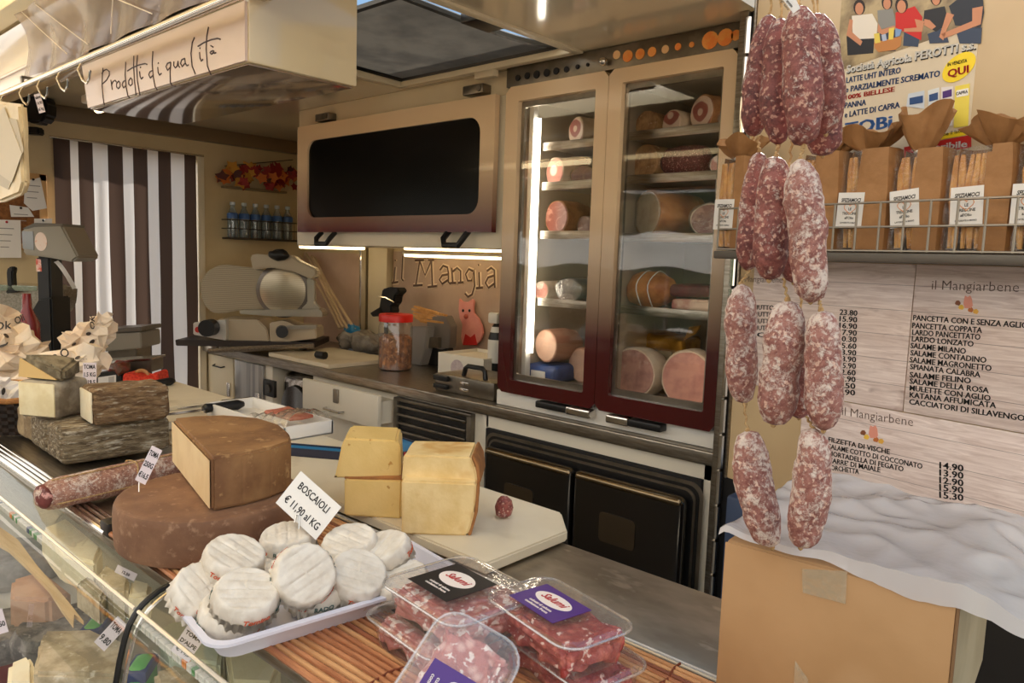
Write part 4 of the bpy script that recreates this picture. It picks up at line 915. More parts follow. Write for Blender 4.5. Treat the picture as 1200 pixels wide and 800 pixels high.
PPL = [([(395, 75), (490, 65), (515, 110), (510, 180), (400, 185)], [(430, 35), 24, 34], [(370, 170), (500, 170), (495, 250), (375, 260)], [[(385, 90), (400, 95), (395, 150), (445, 195), (435, 215), (370, 165)]]),
       ([(515, 50), (585, 40), (605, 120), (520, 140)], [(560, 12), 22, 32], [(515, 150), (600, 140), (600, 240), (530, 240)], [[(520, 110), (535, 140), (595, 120), (600, 135), (540, 165), (515, 150)]]),
       ([(600, 60), (690, 30), (725, 80), (720, 190), (600, 130)], [(628, 25), 26, 36], [(640, 150), (715, 160), (705, 220), (635, 215)], [[(690, 90), (735, 100), (725, 150), (640, 150), (640, 135), (700, 130)]]),
       ([(735, 50), (830, 30), (850, 110), (790, 150), (730, 110)], [(790, -10), 24, 34], [(750, 160), (830, 130), (850, 200), (760, 205)], [[(735, 90), (760, 95), (790, 125), (770, 140), (735, 120)]]),
       ([(850, 30), (900, -10), (1010, -5), (1015, 60), (1000, 130), (880, 120)], [(905, -50), 28, 40], [(880, 130), (1005, 130), (1000, 205), (900, 205)], [[(960, 40), (1010, 30), (1000, 115), (830, 180), (815, 160), (960, 100)], [(840, 60), (875, 70), (840, 140), (825, 190), (805, 175), (825, 110)]])]
for k, (sh, (hc, hr, hr2), leg, arms) in enumerate(PPL):
    f_ = off(F0, .0014+.0001*k)
    g = obj('printed_person', B().poly(pz(sh), f_, .0004), SHIRT[k], t, label=['printed person in a white shirt', 'printed person in a grey shirt', 'printed person in a red shirt', 'printed person in a black shirt', 'printed person in a navy shirt'][k])
    obj('jeans', B().poly(pz(leg), f_, .00035), JE if k != 0 else SHIRT[3], g)
    obj('hair', B().poly(pz(ell(*hc, hr*1.15, hr2*1.1)), f_, .0004), HR, g); obj('face', B().poly(pz(ell(hc[0], hc[1]+hr2*.2, hr*.8, hr2*.85)), f_, .0005), SK, g)
    for ar in arms: obj('arm', B().poly(pz(ar), f_, .0006), SK, g)
obj('printed_basket', B().poly(pz([(500, 200), (630, 170), (625, 215), (600, 235), (520, 245), (502, 225)]), off(F0, .002), .0005), mat('photo_basket', (196, 130, 70), rough=.5), t)
for pts, c_ in (([(500, 160), (525, 155), (530, 200), (505, 205)], (232, 206, 90)), ([(535, 165), (555, 160), (560, 190), (540, 195)], (180, 190, 210)), ([(570, 135), (595, 130), (590, 185), (568, 188)], (232, 230, 224)), ([(600, 135), (630, 140), (620, 170), (600, 175)], (130, 160, 200))):
    obj('printed_bottle', B().poly(pz(pts), off(F0, .0025), .0004), mat('photo_b%d' % c_[0], c_, rough=.5), t)
PB = mat('poster_blue', (44, 78, 130), rough=.4); PR = mat('poster_red', (190, 36, 30), rough=.4)
def line(parent, name, s_, px0, py0, px1, py1, m_, bold=.03, d=.0018, hgt=None, shear=0, base=F0):
    """a line of print whose baseline runs between two photo points on the panel"""
    n_ = base.col[2].to_3d()
    a, c = loc2(base, px0, py0), loc2(base, px1, py1); W = V(c)-V(a)
    b = B(); heavy = bold >= .03
    for k_ in ((-1, -.33, .33, 1) if heavy else (0,)): textb(b, s_, Matrix.Translation((k_*bold*.6, 0, 0)), 1.0, .0, min(bold, .012), 'LEFT', 1, shear)
    xs = [q.co.x for q in b.bm.verts]; w_ = max(xs)-min(xs); h_ = hgt or .0
    sx_ = W.length/w_; sy_ = (h_/.72) if h_ else sx_
    M_ = base @ Matrix.Translation((a[0], a[1], d)) @ Matrix.Rotation(math.atan2(W.y, W.x), 4, 'Z') @ Matrix.Diagonal((sx_, sy_, 1, 1)) @ Matrix.Translation((-min(xs), 0, 0))
    b.bm.transform(M_); return obj(name, b, m_, parent)
cw = mat('poster_white', (250, 246, 238), rough=.4)
line(t, 'title_shadow', 'Società Agricola PEROTTI s.s.', 992.6, 87, 1144.6, 58.5, INK, .05, .0019, .017)
line(t, 'title', 'Società Agricola PEROTTI s.s.', 992, 86, 1144, 57, cw, .05, .0022, .017)
line(t, 'print', 'LATTE UHT INTERO', 992, 97.5, 1056, 85.5, PB, .048, .0018, .0125)
line(t, 'print', 'e PARZIALMENTE SCREMATO', 991, 108.5, 1102, 89.5, PB, .048, .0018, .0125)
line(t, 'print', '100% BIELLESE', 991, 117, 1049, 107, PR, .05, .0018, .010)
line(t, 'print', 'PANNA', 990, 127, 1015.5, 123, PB, .048, .0018, .0125)
line(t, 'print', 'e LATTE DI CAPRA', 990, 138, 1055, 126, PB, .048, .0018, .0125)
line(t, 'print', 'TOBi', 990, 158, 1046, 149, mat('poster_lightblue', (70, 120, 190), rough=.4), .05, .0018, .026)
u, v = onp(1124, 79)
ov = obj('yellow_oval', B().poly([(u+.030*math.cos(a*.2618), v+.026*math.sin(a*.2618)+.008*math.cos(a*.2618)) for a in range(24)], off(F0, .0016), .0005), mat('poster_yellow', (250, 218, 40), rough=.4), t)
line(t, 'print', 'IN VENDITA', 1111, 78, 1134, 73, INK, .03, .0026, .007); line(t, 'print', 'QUI', 1111, 91, 1136, 85, PR, .05, .0026, .015)
for k, (pts, c_) in enumerate((([(660, 440), (735, 425), (735, 510), (650, 500)], (206, 214, 222)), ([(752, 425), (805, 410), (805, 570), (755, 575)], (222, 226, 226)), ([(815, 410), (870, 405), (865, 590), (810, 590)], (236, 228, 224)), ([(880, 405), (948, 392), (940, 590), (872, 600)], (244, 222, 90)))):
    g = obj('printed_carton', B().poly(pz(pts), off(F0, .0016), .0005), mat('print_carton%d' % k, c_, rough=.4), t)
    x0, y0 = pts[0]; 
    obj('carton_band', B().poly(pz([(x0+6, y0+20), (pts[1][0]-6, y0+8), (pts[1][0]-6, y0+42), (x0+6, y0+52)]), off(F0, .0022), .0003), [PB, PB, PUR, cw][k], g)
line(t, 'print', 'CAPRA', 1121, 112, 1135, 109, INK, .03, .003, .006)
obj('yellow_band', B().poly(pz([(760, 640), (945, 605), (945, 630), (760, 665)]), off(F0, .0016), .0004), mat('poster_yellow'), t)
line(t, 'print', 'o che il latte è', 1098, 161, 1136, 153.5, INK, .02, .0024, .007)
obj('red_band', B().poly(pz([(640, 690), (955, 632), (955, 690), (640, 750)]), off(F0, .0016), .0004), PR, t)
line(t, 'print', 'preferibile', 1072, 179, 1134, 172, cw, .035, .0024, .013)

# menu boards
def plank(name):
    m, t_, p, o = nodes(name); co_ = coords(t_)
    sp = t_.nodes.new('ShaderNodeSeparateXYZ'); t_.links.new(co_, sp.inputs[0])
    md = t_.nodes.new('ShaderNodeMath'); md.operation = 'PINGPONG'; md.inputs[1].default_value = .0265; t_.links.new(sp.outputs[2], md.inputs[0])
    ln = mapr(t_, md.outputs[0], .0, .0007, 1, 0)
    mp2 = coords(t_, (3, 3, 38)); g = tex(t_, mp2, 3.2, 6, 'noise', .65, .9)
    base = mixc(t_, mapr(t_, g, .36, .66), lin((238, 222, 216)), lin((204, 182, 175)))
    kn = tex(t_, coords(t_, (5, 5, 11)), 1.6, 2, 'noise', .5, 1.5); base = mixc(t_, mapr(t_, kn, .64, .74, 0, .6), base, lin((140, 108, 100)))
    t_.links.new(mixc(t_, ln, base, lin((92, 74, 70))), p.inputs['Base Color']); p.inputs['Roughness'].default_value = .42; return m
PLK = plank('whitewashed_planks')
def menu(label, u0, v0, u1, v1):
    t = thing('menu_board', label, 'menu board', P0+PEX*((u0+u1)/2)+V((0, 0, v0)), 0, 'price menu boards')
    obj('board', B().bb((u0, v0, 0), (u1, v1, .004), .0005, m=F0), PLK, t); return t
FT = off(F0, .004)
su = onp(1072, 340)[0]; zt_ = onp(1120, 311)[1]; z2_ = onp(1120, 494)[1]
m1 = menu('plank-look menu board partly behind the salami with prices at its right edge', .045, z2_+.002, su-.001, zt_)
m2 = menu('plank-look menu board at the right listing pancetta and salami', su+.001, z2_+.002, 1.05, zt_)
m3 = menu('lower plank-look menu board listing five meats with prices', onp(938, 520)[0], onp(1120, 640)[1], 1.05, z2_)
BR = mat('menu_brown', (96, 74, 64), rough=.5)
line(m2, 'heading', 'il Mangiarbene', 1093, 339, 1195, 342, BR, -.008, .0045, None)
line(m1, 'heading', 'il Mangiarbene', 868, 330, 918, 331, BR, -.008, .0045, None)
line(m3, 'heading', 'il Mangiarbene', 988, 486, 1071, 499, BR, -.008, .0045, None)
for i, (s_, x0, y0, x1, y1) in enumerate((('PANCETTA CON E SENZA AGLIO', 1071, 375, 1206, 384.5), ('PANCETTA COPPATA', 1070, 384, 1152, 390), ('LARDO PANCETTATO', 1070, 392, 1150, 398), ('LARDO LONZATO', 1069.5, 399.5, 1142, 406), ('SALAME MILANO', 1068, 407.5, 1133, 414.5), ('SALAME CONTADINO', 1068, 416, 1157, 425), ('SALAME MAGRONETTO', 1067, 424, 1163, 434.5), ('SPIANATA CALABRA', 1067.5, 432, 1150, 442), ('SALAME FELINO', 1067, 441.5, 1139, 449), ('SALAME DELLA ROSA', 1067, 449, 1160, 460.5), ('MULETTE CON AGLIO', 1067, 457, 1162, 469.5), ('KATANA AFFUMICATA', 1067, 465, 1168.5, 478), ('CACCIATORI DI SILLAVENGO', 1066.5, 473, 1202, 493))):
    line(m2, 'item_text', s_, x0, y0, x1, y1, INK, .035, .0046, .0115)
for i, s_ in enumerate(('23.80', '15.90', '16.90', '17.90', '10.30', '15.60', '13.90', '18.90', '25.90', '12.60', '13.90', '8.50', '9.90')):
    y = 368.5+7.75*i; line(m1, 'price_text', s_, 985-.2*i, y, 1006-.2*i, y+1.5, INK, .03, .0046, .0125)
for i, s_ in enumerate(('PROSCIUTTO', 'PROSCIUTTO', 'PROSCIUTTO', 'PROSCIUTTO', 'SPECK')):
    line(m1, 'item_text', s_, 868, 362+8*i, 908, 363+8*i, INK, .03, .0046, .0115)
for i, (s_, x0, y0, x1, y1) in enumerate((('FILZETTA DI VISCHE', 972, 517, 1044, 532), ('SALAME COTTO DI COCCONATO', 972, 525, 1082, 549), ('MORTADELLA DI FEGATO', 972, 533, 1060, 552), ('CARRE\' DI MAIALE', 972, 541, 1033, 553), ('PORCHETTA', 972, 549.5, 1008, 555))):
    line(m3, 'item_text', s_, x0, y0, x1, y1, INK, .03, .0046, .0115)
for i, s_ in enumerate(('14.90', '13.90', '12.90', '15.90', '15.30')): line(m3, 'price_text', s_, 1102, 548+8.6*i, 1130.5, 552+8.6*i, INK, .03, .0046, .0135)
for mm_, cx, cy, k_ in ((m2, 1139, 352, 1), (m3, 1028, 504, 1)):
    g = obj('pig_print', B().poly([loc2(FT, cx-5+x, cy+y) for x, y in ((-3, -6), (0, -4), (3, -6), (5, -2), (6, 6), (4, 9), (-3, 9), (-5, 4), (-4, -2))], FT, .0004), mat('print_pig', (226, 150, 130), rough=.5), mm_)
    for x, y, c_ in ((-17, 3, (130, 74, 44)), (-13, 8, (236, 190, 70)), (-2, 11, (186, 104, 44)), (4, 13, (222, 170, 70))):
        obj('leaf_print', B().poly([loc2(FT, cx+x+a, cy+y+b) for a, b in ((-3, 0), (-1, -3), (2, -3), (4, 0), (2, 3), (-2, 2))], FT, .0003), mat('print_leaf%d' % c_[0], c_, rough=.5), g)

# shelf and wire basket
FW = pf(.13)
t = thing('wire_basket', 'grey wire basket shelf holding the bread bags on the side panel', 'basket', P0+PEX*.3+PN*.07+V((0, 0, 1.64)))
def onw(px, py): return loc2(FW, px, py)
u0, zb = onw(840, 300); zt2 = onw(1080, 235)[1]; zb = onw(1080, 294.5)[1]; zm = onw(1080, 265)[1]; u1 = 1.0
print('basket', u0, zb, zm, zt2)
WIRE = mat('basket_wire', (150, 142, 130), rough=.35, metal=.8)
obj('tray', B().bb((u0-.008, zb-.022, 0), (u1, zb-.004, .134), .003, m=F0), mat('shelf_grey', (96, 90, 82), rough=.5, metal=.3), t)
b = B()
for z in (zb, zm, zt2): b.tube([F0 @ V(q) for q in ((u0, z, .004), (u0, z, .13), (u1, z, .13))], .0024, 6)
obj('horizontal_wires', b, WIRE, t)
us = [onw(x, 265)[0] for x in (977, 1004, 1030, 1058, 1089, 1120, 1154, 1190)]; st_ = (us[-1]-us[0])/7
k = us[0]-st_*5
us = [k+st_*i for i in range(26) if u0+.02 < k+st_*i < u1]
for u in [u0]+us: obj('wire', B().cyl(F0 @ V((u, zb-.002, .13)), F0 @ V((u, zt2+.002, .13)), .0024, n=6), WIRE, t)
for d in (.01, .07): obj('wire', B().cyl(F0 @ V((u0, zb-.002, d)), F0 @ V((u0, zt2+.002, d)), .0024, n=6), WIRE, t)

# bread bags
KRAFT = mat('kraft_paper', (168, 122, 76), (148, 104, 60), rough=.7, scale=12, bmp=.5, bscale=20, bd=.006)
BREAD = mat('breadstick', (218, 164, 90), (190, 130, 64), rough=.7, scale=18, bmp=.4)
CRISP = glass('crisp_film', refl=.055, rough=.10, haze=.015, bmp=.6, bscale=45)
def breadbag(label, ul, uw, ur, ztop, d0=.035, dd=.075, twist=None, seed=1, lab=True, topw=.06, lift=0):
    """ul..uw window with breadsticks, uw..ur paper side (in metres along the panel)"""
    rnd = random.Random(seed); zb_ = zb+.001
    t = thing('bread_bag', label, 'bread bag', F0 @ V(((ul+ur)/2, zb_, .07)), 0, 'paper bags of breadsticks in the wire basket')
    def pap(u, v):
        a = u*math.pi*2; cx, cd = (ul+ur)/2, d0+dd/2; hw, hd = (ur-ul)/2, dd/2
        sq = 1/max(abs(math.cos(a)), abs(math.sin(a)))**.75
        tp = 1-.14*v**4; k_ = 1+.03*math.sin(a*5+seed+v*4)*v
        return F0 @ V((cx+hw*math.cos(a)*sq*tp*k_, zb_+(ztop-zb_)*v, cd+hd*math.sin(a)*sq*tp*k_))
    g = B().grid(pap, 40, 14); 
    wl_ = uw
    dele = [f for f in g.bm.faces if (F0.inverted() @ f.calc_center_median()).x < wl_ and (F0.inverted() @ f.calc_center_median()).z > d0+dd*.62]
    bmesh.ops.delete(g.bm, geom=dele, context='FACES'); bmesh.ops.remove_doubles(g.bm, verts=g.bm.verts, dist=1e-5)
    bmesh.ops.solidify(g.bm, geom=g.bm.faces[:], thickness=.0008); obj('paper', g, KRAFT, t)
    n = max(2, int((wl_-ul)/.013)); 
    for k in range(n+1):
        u_ = ul+.008+(wl_-ul-.008)*k/n
        pth = [F0 @ V((u_+rnd.uniform(-.002, .002), zb_+.006+(ztop-zb_-.02)*j/6, d0+dd*.74+rnd.uniform(-.003, .003)+.004*(k % 2))) for j in range(7)]
        obj('breadstick', B().tube(pth, [.004]+[.0066+rnd.uniform(-.0008, .0008) for _ in range(5)]+[.004], 8), BREAD, t)
    obj('window_film', B().grid(lambda a, v: F0 @ V((ul-.002+(wl_-ul+.006)*a, zb_+.002+(ztop-zb_-.004)*v, d0+dd*.93+.004*math.sin(a*3.14)+.0015*math.sin(v*22+a*9))), 6, 16, thick=.0005), CRISP, t)
    tw = twist if twist is not None else (ul+ur)/2
    def crest(u, v):
        a = u*math.pi*2; w_ = .012+topw*.62*v**.7; r1 = 1+.22*math.sin(a*4+seed)+.1*math.sin(a*9+v*3)
        return F0 @ V((tw+w_*math.cos(a)*r1, ztop-.004+(.045+lift)*v+.012*math.sin(a*3+seed*2)*v, d0+dd*.5+(.010+.028*v)*math.sin(a)*r1))
    g = B().grid(crest, 44, 8); bmesh.ops.solidify(g.bm, geom=g.bm.faces[:], thickness=.0008); obj('twisted_top', g, KRAFT, t)
    obj('tie', B().tube([F0 @ V((tw+.0145*math.cos(a*.5), ztop-.002, d0+dd*.5+.0125*math.sin(a*.5))) for a in range(14)], .0028, 6), WHITE, t)
    if lab:
        lx = (ul+wl_)/2+.006; lw_, lh = .056, .072; fz = F0 @ Matrix.Translation((lx, zb_+.082, d0+dd*.93+.007)) @ Matrix.Rotation(R(rnd.uniform(-4, 6)), 4, 'Z')
        l_ = obj('label', B().bb((-lw_/2, -lh/2, -.0004), (lw_/2, lh/2, 0), m=fz), PAPER, t)
        b = B(); textb(b, 'SFIZIAMOCI', fz @ Matrix.Translation((0, .017, .0002)), .0105, .0001, .03, 'CENTER', .75, .2); obj('label_title', b, INK, l_)
        b = B(); 
        for k, s_ in enumerate(('LE', 'TRECCINE', 'all\'Olio', 'LAVORATE A MANO')): textb(b, s_, fz @ Matrix.Translation((0, .000-.009*k, .0002)), .0075 if k < 3 else .0045, .0001, .02, 'CENTER', .9)
        obj('label_text', b, INK, l_)
        obj('label_heart', B().tube([fz @ V((.013*math.sin(a*.32)**3, .004+.012*(.81*math.cos(a*.32)-.31*math.cos(a*.64)-.12*math.cos(a*.96)-.06*math.cos(a*1.28)), .0004)) for a in range(20)], .0006, 4), mat('label_orange', (226, 140, 60), rough=.5), l_)
    return t
def uu(px, py=250): return loc2(pf(.08), px, py)[0]
def zz_(px, py): return loc2(pf(.08), px, py)[1]
breadbag('bread bag at the left end of the basket beside the salami', uu(845), uu(866), uu(878), zz_(862, 185), seed=2, topw=.075, twist=uu(862))
breadbag('bread bag mostly hidden behind the hanging salami', uu(938), uu(958), uu(990), zz_(965, 180), seed=3, topw=.08, twist=uu(970))
breadbag('bread bag just right of the hanging salami', uu(992), uu(1012), uu(1048), zz_(1020, 176), seed=4, topw=.075, twist=uu(1012))
breadbag('bread bag in the middle under the poster with a tall twisted top', uu(1052), uu(1078), uu(1110), zz_(1080, 176), seed=6, topw=.062, twist=uu(1073), lift=.035)
breadbag('bread bag with three visible breadsticks at the right', uu(1114), uu(1160), uu(1192), zz_(1150, 172), seed=7, topw=.085, twist=uu(1166), lift=.01)
breadbag('bread bag cut off by the right edge of the photo', uu(1196), uu(1222), uu(1262), zz_(1196, 172), seed=9, topw=.08)

# ================================================================ CARDBOARD BOX WITH PLASTIC SHEET
bx = onz(852, 632, 1.33); bz_ = 1.33; br_ = R(4)
CARD = mat('cardboard', (182, 142, 98), (172, 132, 88), rough=.75, scale=5, c3=(188, 150, 108), s3=3, bmp=.1, bscale=90)
t = thing('cardboard_box', 'brown cardboard box in front of the menu boards under plastic sheeting', 'box', (bx.x+.1, bx.y+.12, DZ), 0)
BW_, BD_ = .213, .30; fb = Matrix.Translation((bx.x, bx.y, DZ)) @ Matrix.Rotation(br_, 4, 'Z')
obj('carton', B().bb((0, 0, .001), (BW_, BD_, bz_-DZ), .003, 2, m=fb), CARD, t)
obj('front_flap', B().bb((-.001, -.0025, .001), (BW_+.001, -.0002, bz_-DZ-.002), .001, m=fb), CARD, t)
obj('flap_edge', B().bb((BW_+.0012, -.003, .001), (BW_+.004, .002, bz_-DZ-.003), .001, m=fb), mat('cardboard_edge', (120, 88, 56), rough=.8), t)
obj('side_paper', B().bb((BW_+.0005, .006, .001), (BW_+.0025, BD_-.004, bz_-DZ-.006), m=fb), mat('side_grey', (176, 164, 134), (160, 148, 118), rough=.7, scale=6), t)
TAPE = glass('tape', refl=.16, rough=.12, haze=.25, hazec=(240, 220, 180), bmp=.7, bscale=80)
def bl2(px, py): q = loc2(fr((bx.x, bx.y, 0), (math.cos(br_), math.sin(br_), 0)), px, py); return q
q = [bl2(*k) for k in ((941, 665), (994, 668), (992, 706), (942, 693))]; fbf = fr((bx.x, bx.y, 0), (math.cos(br_), math.sin(br_), 0))
obj('tape', B().poly(q, fbf, .0006, z0=.003), TAPE, t)
q = [bl2(*k) for k in ((933, 772), (948, 794), (948, 815), (931, 815))]; obj('tape', B().poly(q, fbf, .0006, z0=.003), TAPE, t)
t = thing('plastic_sheet', 'crumpled translucent plastic sheet draped over the cardboard box', 'plastic sheet', (bx.x+.1, bx.y+.12, bz_+.005))
def sheet(u, v):
    x = -.008+.34*u; y = -.006+.305*v; e = 0
    z = bz_-DZ+.003+.009*(1-abs(noise.noise(V((x*9, y*9, 3))))*1.7)+.005*(1-abs(noise.noise(V((x*21, y*17, 1))))*1.7)
    z += .004*math.exp(-((v-.82)/.2)**2)*(.6+.4*math.sin(u*7))
    front = -.010-.022*max(0, math.sin((u-.25)*2.6))**2*(v < .01)
    if y < -.002: z -= .006+.016*max(0, math.sin((u-.22)*4.2))**2; y = -.0045
    if x > BW_+.004: z -= .30*(x-BW_-.004)*(1.0-.3*math.sin(v*6))
    if x < -.003: z -= .003
    return fb @ V((x, y, z))
obj('sheet', B().grid(sheet, 60, 60, thick=.0006), glass('poly_sheet', refl=.07, rough=.2, haze=.80, hazec=(240, 236, 235), bmp=.3, bscale=26), t)

# ================================================================ HANGING SALAMI
HY = .70
SALS = [mat_ for mat_ in (salami_mat('salami_c', (134, 72, 64), (88, 40, 38), (186, 140, 120), .56), salami_mat('salami_d', (146, 84, 74), (100, 48, 44), (194, 150, 130), .52), salami_mat('salami_e', (158, 106, 94), (122, 70, 62), (204, 166, 146), .46))]
def salami(label, top, bot, wpx, y, seed, m_, bend=0, string_to=None, bendd=0):
    a, c = ony(*top, y), ony(*bot, y); d = c-a; L = d.length; dep = (((a+c)/2)-CAM).dot(fw); r_ = wpx/2/FOC*dep
    t = thing('salami', label, 'salami', a, 0, 'salami hanging on strings')
    pr_ = []
    for k in range(25):
        f = k/24; s_ = (1-abs(2*f-1)**3.6)**.5 if 0 < f < 1 else 0
        rr_ = r_*s_*(.94+.08*f); pr_.append((max(rr_, 0.0), f*L))
    b = B().lathe(pr_, 30); b.disp(r_*.16, 34, seed, 2); b.disp(r_*.07, 130, seed+5, 2)
    side = d.cross(V((0, 1, 0))).normalized()
    q = d.to_track_quat('Z', 'Y').to_matrix().to_4x4(); q.translation = a; b.bm.transform(q)
    for v_ in b.bm.verts:
        f = (v_.co-a).dot(d)/L/L; v_.co += side*(bend*r_*4*f*(1-f))
    obj('casing', b, m_, t, ang=80)
    obj('knot', B().sph(a+d*.01, (r_*.16, r_*.16, r_*.22), 2), STRING, t); obj('knot', B().sph(c-d*.008, (r_*.15, r_*.15, r_*.2), 2), STRING, t)
    if string_to:
        e_ = ony(*string_to, y); pts = [a+(e_-a)*(k/8)+V((.0009*math.sin(k*2.1), .0008*math.cos(k*1.7), 0)) for k in range(9)]
        obj('string', B().tube(pts, .0013, 6), STRING, t)
    return t
A_, B_, C_ = SALS
salami('leftmost dark salami of the top row, partly behind its neighbour', (902, 16), (882, 162), 32, HY+.03, 1, A_, -.25, (912, -60))
salami('dark red salami second from the left in the top row', (915, 20), (912, 172), 38, HY+.005, 2, A_, -.22, (918, -60))
salami('large front salami in the middle of the top row', (936, 6), (942, 172), 45, HY-.018, 3, B_, .05, (934, -60))
salami('salami at the right of the top row, curving behind the front one', (954, 16), (968, 158), 38, HY+.028, 4, B_, .45, (948, -60))
salami('short dark salami peeking out low behind the top row', (968, 108), (964, 182), 40, HY+.06, 5, A_, 0, (955, -40))
salami('narrow salami at the left behind the middle row', (890, 176), (876, 318), 30, HY+.03, 6, B_, -.1, (888, 160))
salami('reddish front left salami of the middle row', (910, 182), (901, 329), 42, HY-.005, 7, B_, .05, (911, 170))
salami('pale mouldy front right salami of the middle row', (938, 186), (950, 354), 44, HY-.02, 8, C_, .10, (942, 168))
salami('salami mostly hidden at the back of the middle row', (925, 200), (930, 332), 34, HY+.05, 9, A_, 0, (928, 165))
salami('pale salami at the left of the third row', (868, 332), (873, 474), 38, HY+.02, 10, C_, -.15, (879, 316))
salami('leaning salami in the middle of the third row', (923, 350), (906, 498), 47, HY-.01, 11, C_, .03, (918, 326))
salami('salami at the right of the third row', (962, 362), (965, 505), 43, HY-.015, 12, C_, .06, (960, 352))
salami('small salami showing behind the pair in the third row', (940, 400), (936, 490), 32, HY+.035, 13, B_, 0, (938, 345))
salami('lowest left salami, curved, of the bottom pair', (876, 504), (905, 642), 43, HY+.01, 14, C_, -.28, (872, 472))
salami('lowest right salami, curved, of the bottom pair', (953, 502), (938, 642), 43, HY-.012, 15, C_, .22, (945, 488))
t = thing('paper_tag', 'small white paper tag tied at the top of the salami', 'tag', ony(928, 5, HY-.03))
m = fr(ony(914, 6, HY-.03), ony(930, -14, HY-.03)-ony(914, -4, HY-.03), (0, 0, 1))
q = [loc2(fr((0, HY-.03, 0)), *k) for k in ((912, -8), (926, -14), (938, 10), (930, 16))]; obj('tag', B().poly(q, fr((0, HY-.03, 0)), .0006), PAPER, t)
b = B(); mm_ = fr((0, HY-.03, 0)) @ Matrix.Translation((q[0][0]+.004, q[0][1]-.004, .001)) @ Matrix.Rotation(R(-52), 4, 'Z'); 
for k, s_ in enumerate(('Ingr: suino', 'sale spezie')): textb(b, s_, mm_ @ Matrix.Translation((0, -.003+.0035*k, 0)), .0034, .0001)
obj('print', b, INK, t)
# rail that carries the hooks
t = thing('hook_rail', 'chrome hanging rail under the header beam', 'rail', (-1.5, HY, 2.075))
obj('rail', B().cyl((-4.3, HY, 2.075), (1.1, HY, 2.075), .009, n=12), CHROME, t)
for x in (-4.0, -2.6, -.9, .6): obj('bracket', B().bb((x-.008, HY-.003, 2.075), (x+.008, HY+.003, 2.10)).bb((x-.008, HY-.003, 2.098), (x+.008, .752, 2.104)), DSTEEL, t)
for k, px in enumerate((4, 27, 48, 71, 96)):
    base = ony(px, 112-px*.36, HY); x = base.x
    t = thing('meat_hook', ['first', 'second', 'third', 'fourth', 'fifth'][k]+' steel hook from the left on the rail beside the sign', 'hook', (x, HY, 2.06), 0, 'steel hooks on the rail')
    obj('hook', B().tube([(x, HY+.012*math.cos(R(-90+a*18))-.0, 2.073+.012*math.sin(R(180-a*18))) for a in range(0, 11)]+[(x+.004, HY-.011, 2.05), (x+.012, HY-.004, 2.027), (x+.03, HY, 2.017), (x+.048, HY, 2.025), (x+.056, HY, 2.045)], .0028, 6), CHROME, t)
# ================================================================ MEATS IN THE DISPLAY FRIDGE
def spiral(name, a, b, sc=16, dist=3):
    m, t_, p, o = nodes(name); w_ = tex(t_, coords(t_, loc=(.006, 0, -.058)), sc, 2, 'rings', .5, dist)
    t_.links.new(mixc(t_, mapr(t_, w_, .35, .65), lin(a), lin(b)), p.inputs['Base Color']); p.inputs['Roughness'].default_value = .4; return m
PANC = spiral('pancetta_face', (226, 200, 180), (160, 84, 74), 7, 5)
COPP = mat('coppa_face', (134, 76, 66), (186, 134, 116), rough=.4, scale=22, lo=.5, hi=.62, dist=1)
MORT = mat('mortadella_face', (222, 184, 160), (212, 172, 148), rough=.45, scale=30)
LARD = spiral('lardo_face', (238, 222, 206), (206, 140, 126), 4, 2)
HAMF = mat('ham_face', (206, 156, 140), (172, 122, 112), rough=.42, scale=14, lo=.45, hi=.6, c3=(222, 190, 174), s3=20)
NETM = mat('netted_rind', (190, 150, 104), (146, 102, 66), rough=.6, scale=26, bmp=.8, bscale=40, c3=(220, 196, 160), s3=60)
RINDP = mat('meat_rind', (170, 116, 70), (128, 78, 44), rough=.55, scale=14, bmp=.3)
FATM = mat('meat_fat', (232, 212, 186), (214, 188, 158), rough=.5, scale=12)
DSAL = salami_mat('dark_salami', (112, 44, 46), (84, 30, 34), (190, 140, 128), .66)
GRP = 'meats inside the display fridge'
WRAP = glass('meat_film', refl=.10, rough=.1, haze=.05, bmp=.8, bscale=40)
def roll(label, px, zs, r_, face, side, L=.16, y=2.21, turn=0, ax=1.0, ay=1.0, wrap=False, lift=0):
    x = ony(px, 250, y).x; t = thing('cured_meat', label, 'meat', (x, y, zs+.0025+lift), R(turn), GRP)
    M_ = Matrix.Translation((0, 0, r_*ay)) @ Matrix.Rotation(R(-90), 4, 'X')
    b = B().lathe([(0, .002), (r_*.97, .002), (r_, .012), (r_*1.0, L*.6), (r_*.85, L*.93), (r_*.4, L), (0, L)], 32, m=M_, ax=ax, ay=ay).disp(.003, 30, px, 3)
    obj('casing', b, side, t, local=True)
    obj('cut_face', B().lathe([(0, -.0005), (r_*.9, -.0005), (r_*.93, .004), (0, .004)], 32, m=M_, ax=ax, ay=ay), face, t, local=True)
    if wrap:
        b = B().lathe([(0, -.012), (r_*.9, -.010), (r_*1.06, 0), (r_*1.05, L*.7), (r_*.5, L*1.1), (r_*.15, L*1.15)], 24, m=M_, ax=ax, ay=ay).disp(.006, 26, px, 3); obj('film', b, WRAP, t, local=True)
    return t
s0, s1, s2, s3 = SHZ; q0, q1, q2, q3 = SHR; fz = FZ0+.03
roll('pale rolled pancetta on the top shelf of the left fridge door', 671, s0, .052, PANC, FATM, turn=-20)
roll('partly hidden pancetta end beside the door frame, left top shelf', 698, s0, .029, LARD, FATM, y=2.26)
roll('white lardo end with a pink line on the left second shelf', 648, s1, .052, LARD, FATM, ax=1, ay=1.05, turn=-12)
roll('film-wrapped meat on the left second shelf', 681, s1, .042, COPP, RINDP, wrap=True, ax=1.1, ay=.9, turn=25, y=2.24)
roll('round cured meat slice face on the left third shelf', 652, s2, .064, COPP, RINDP, turn=-8)
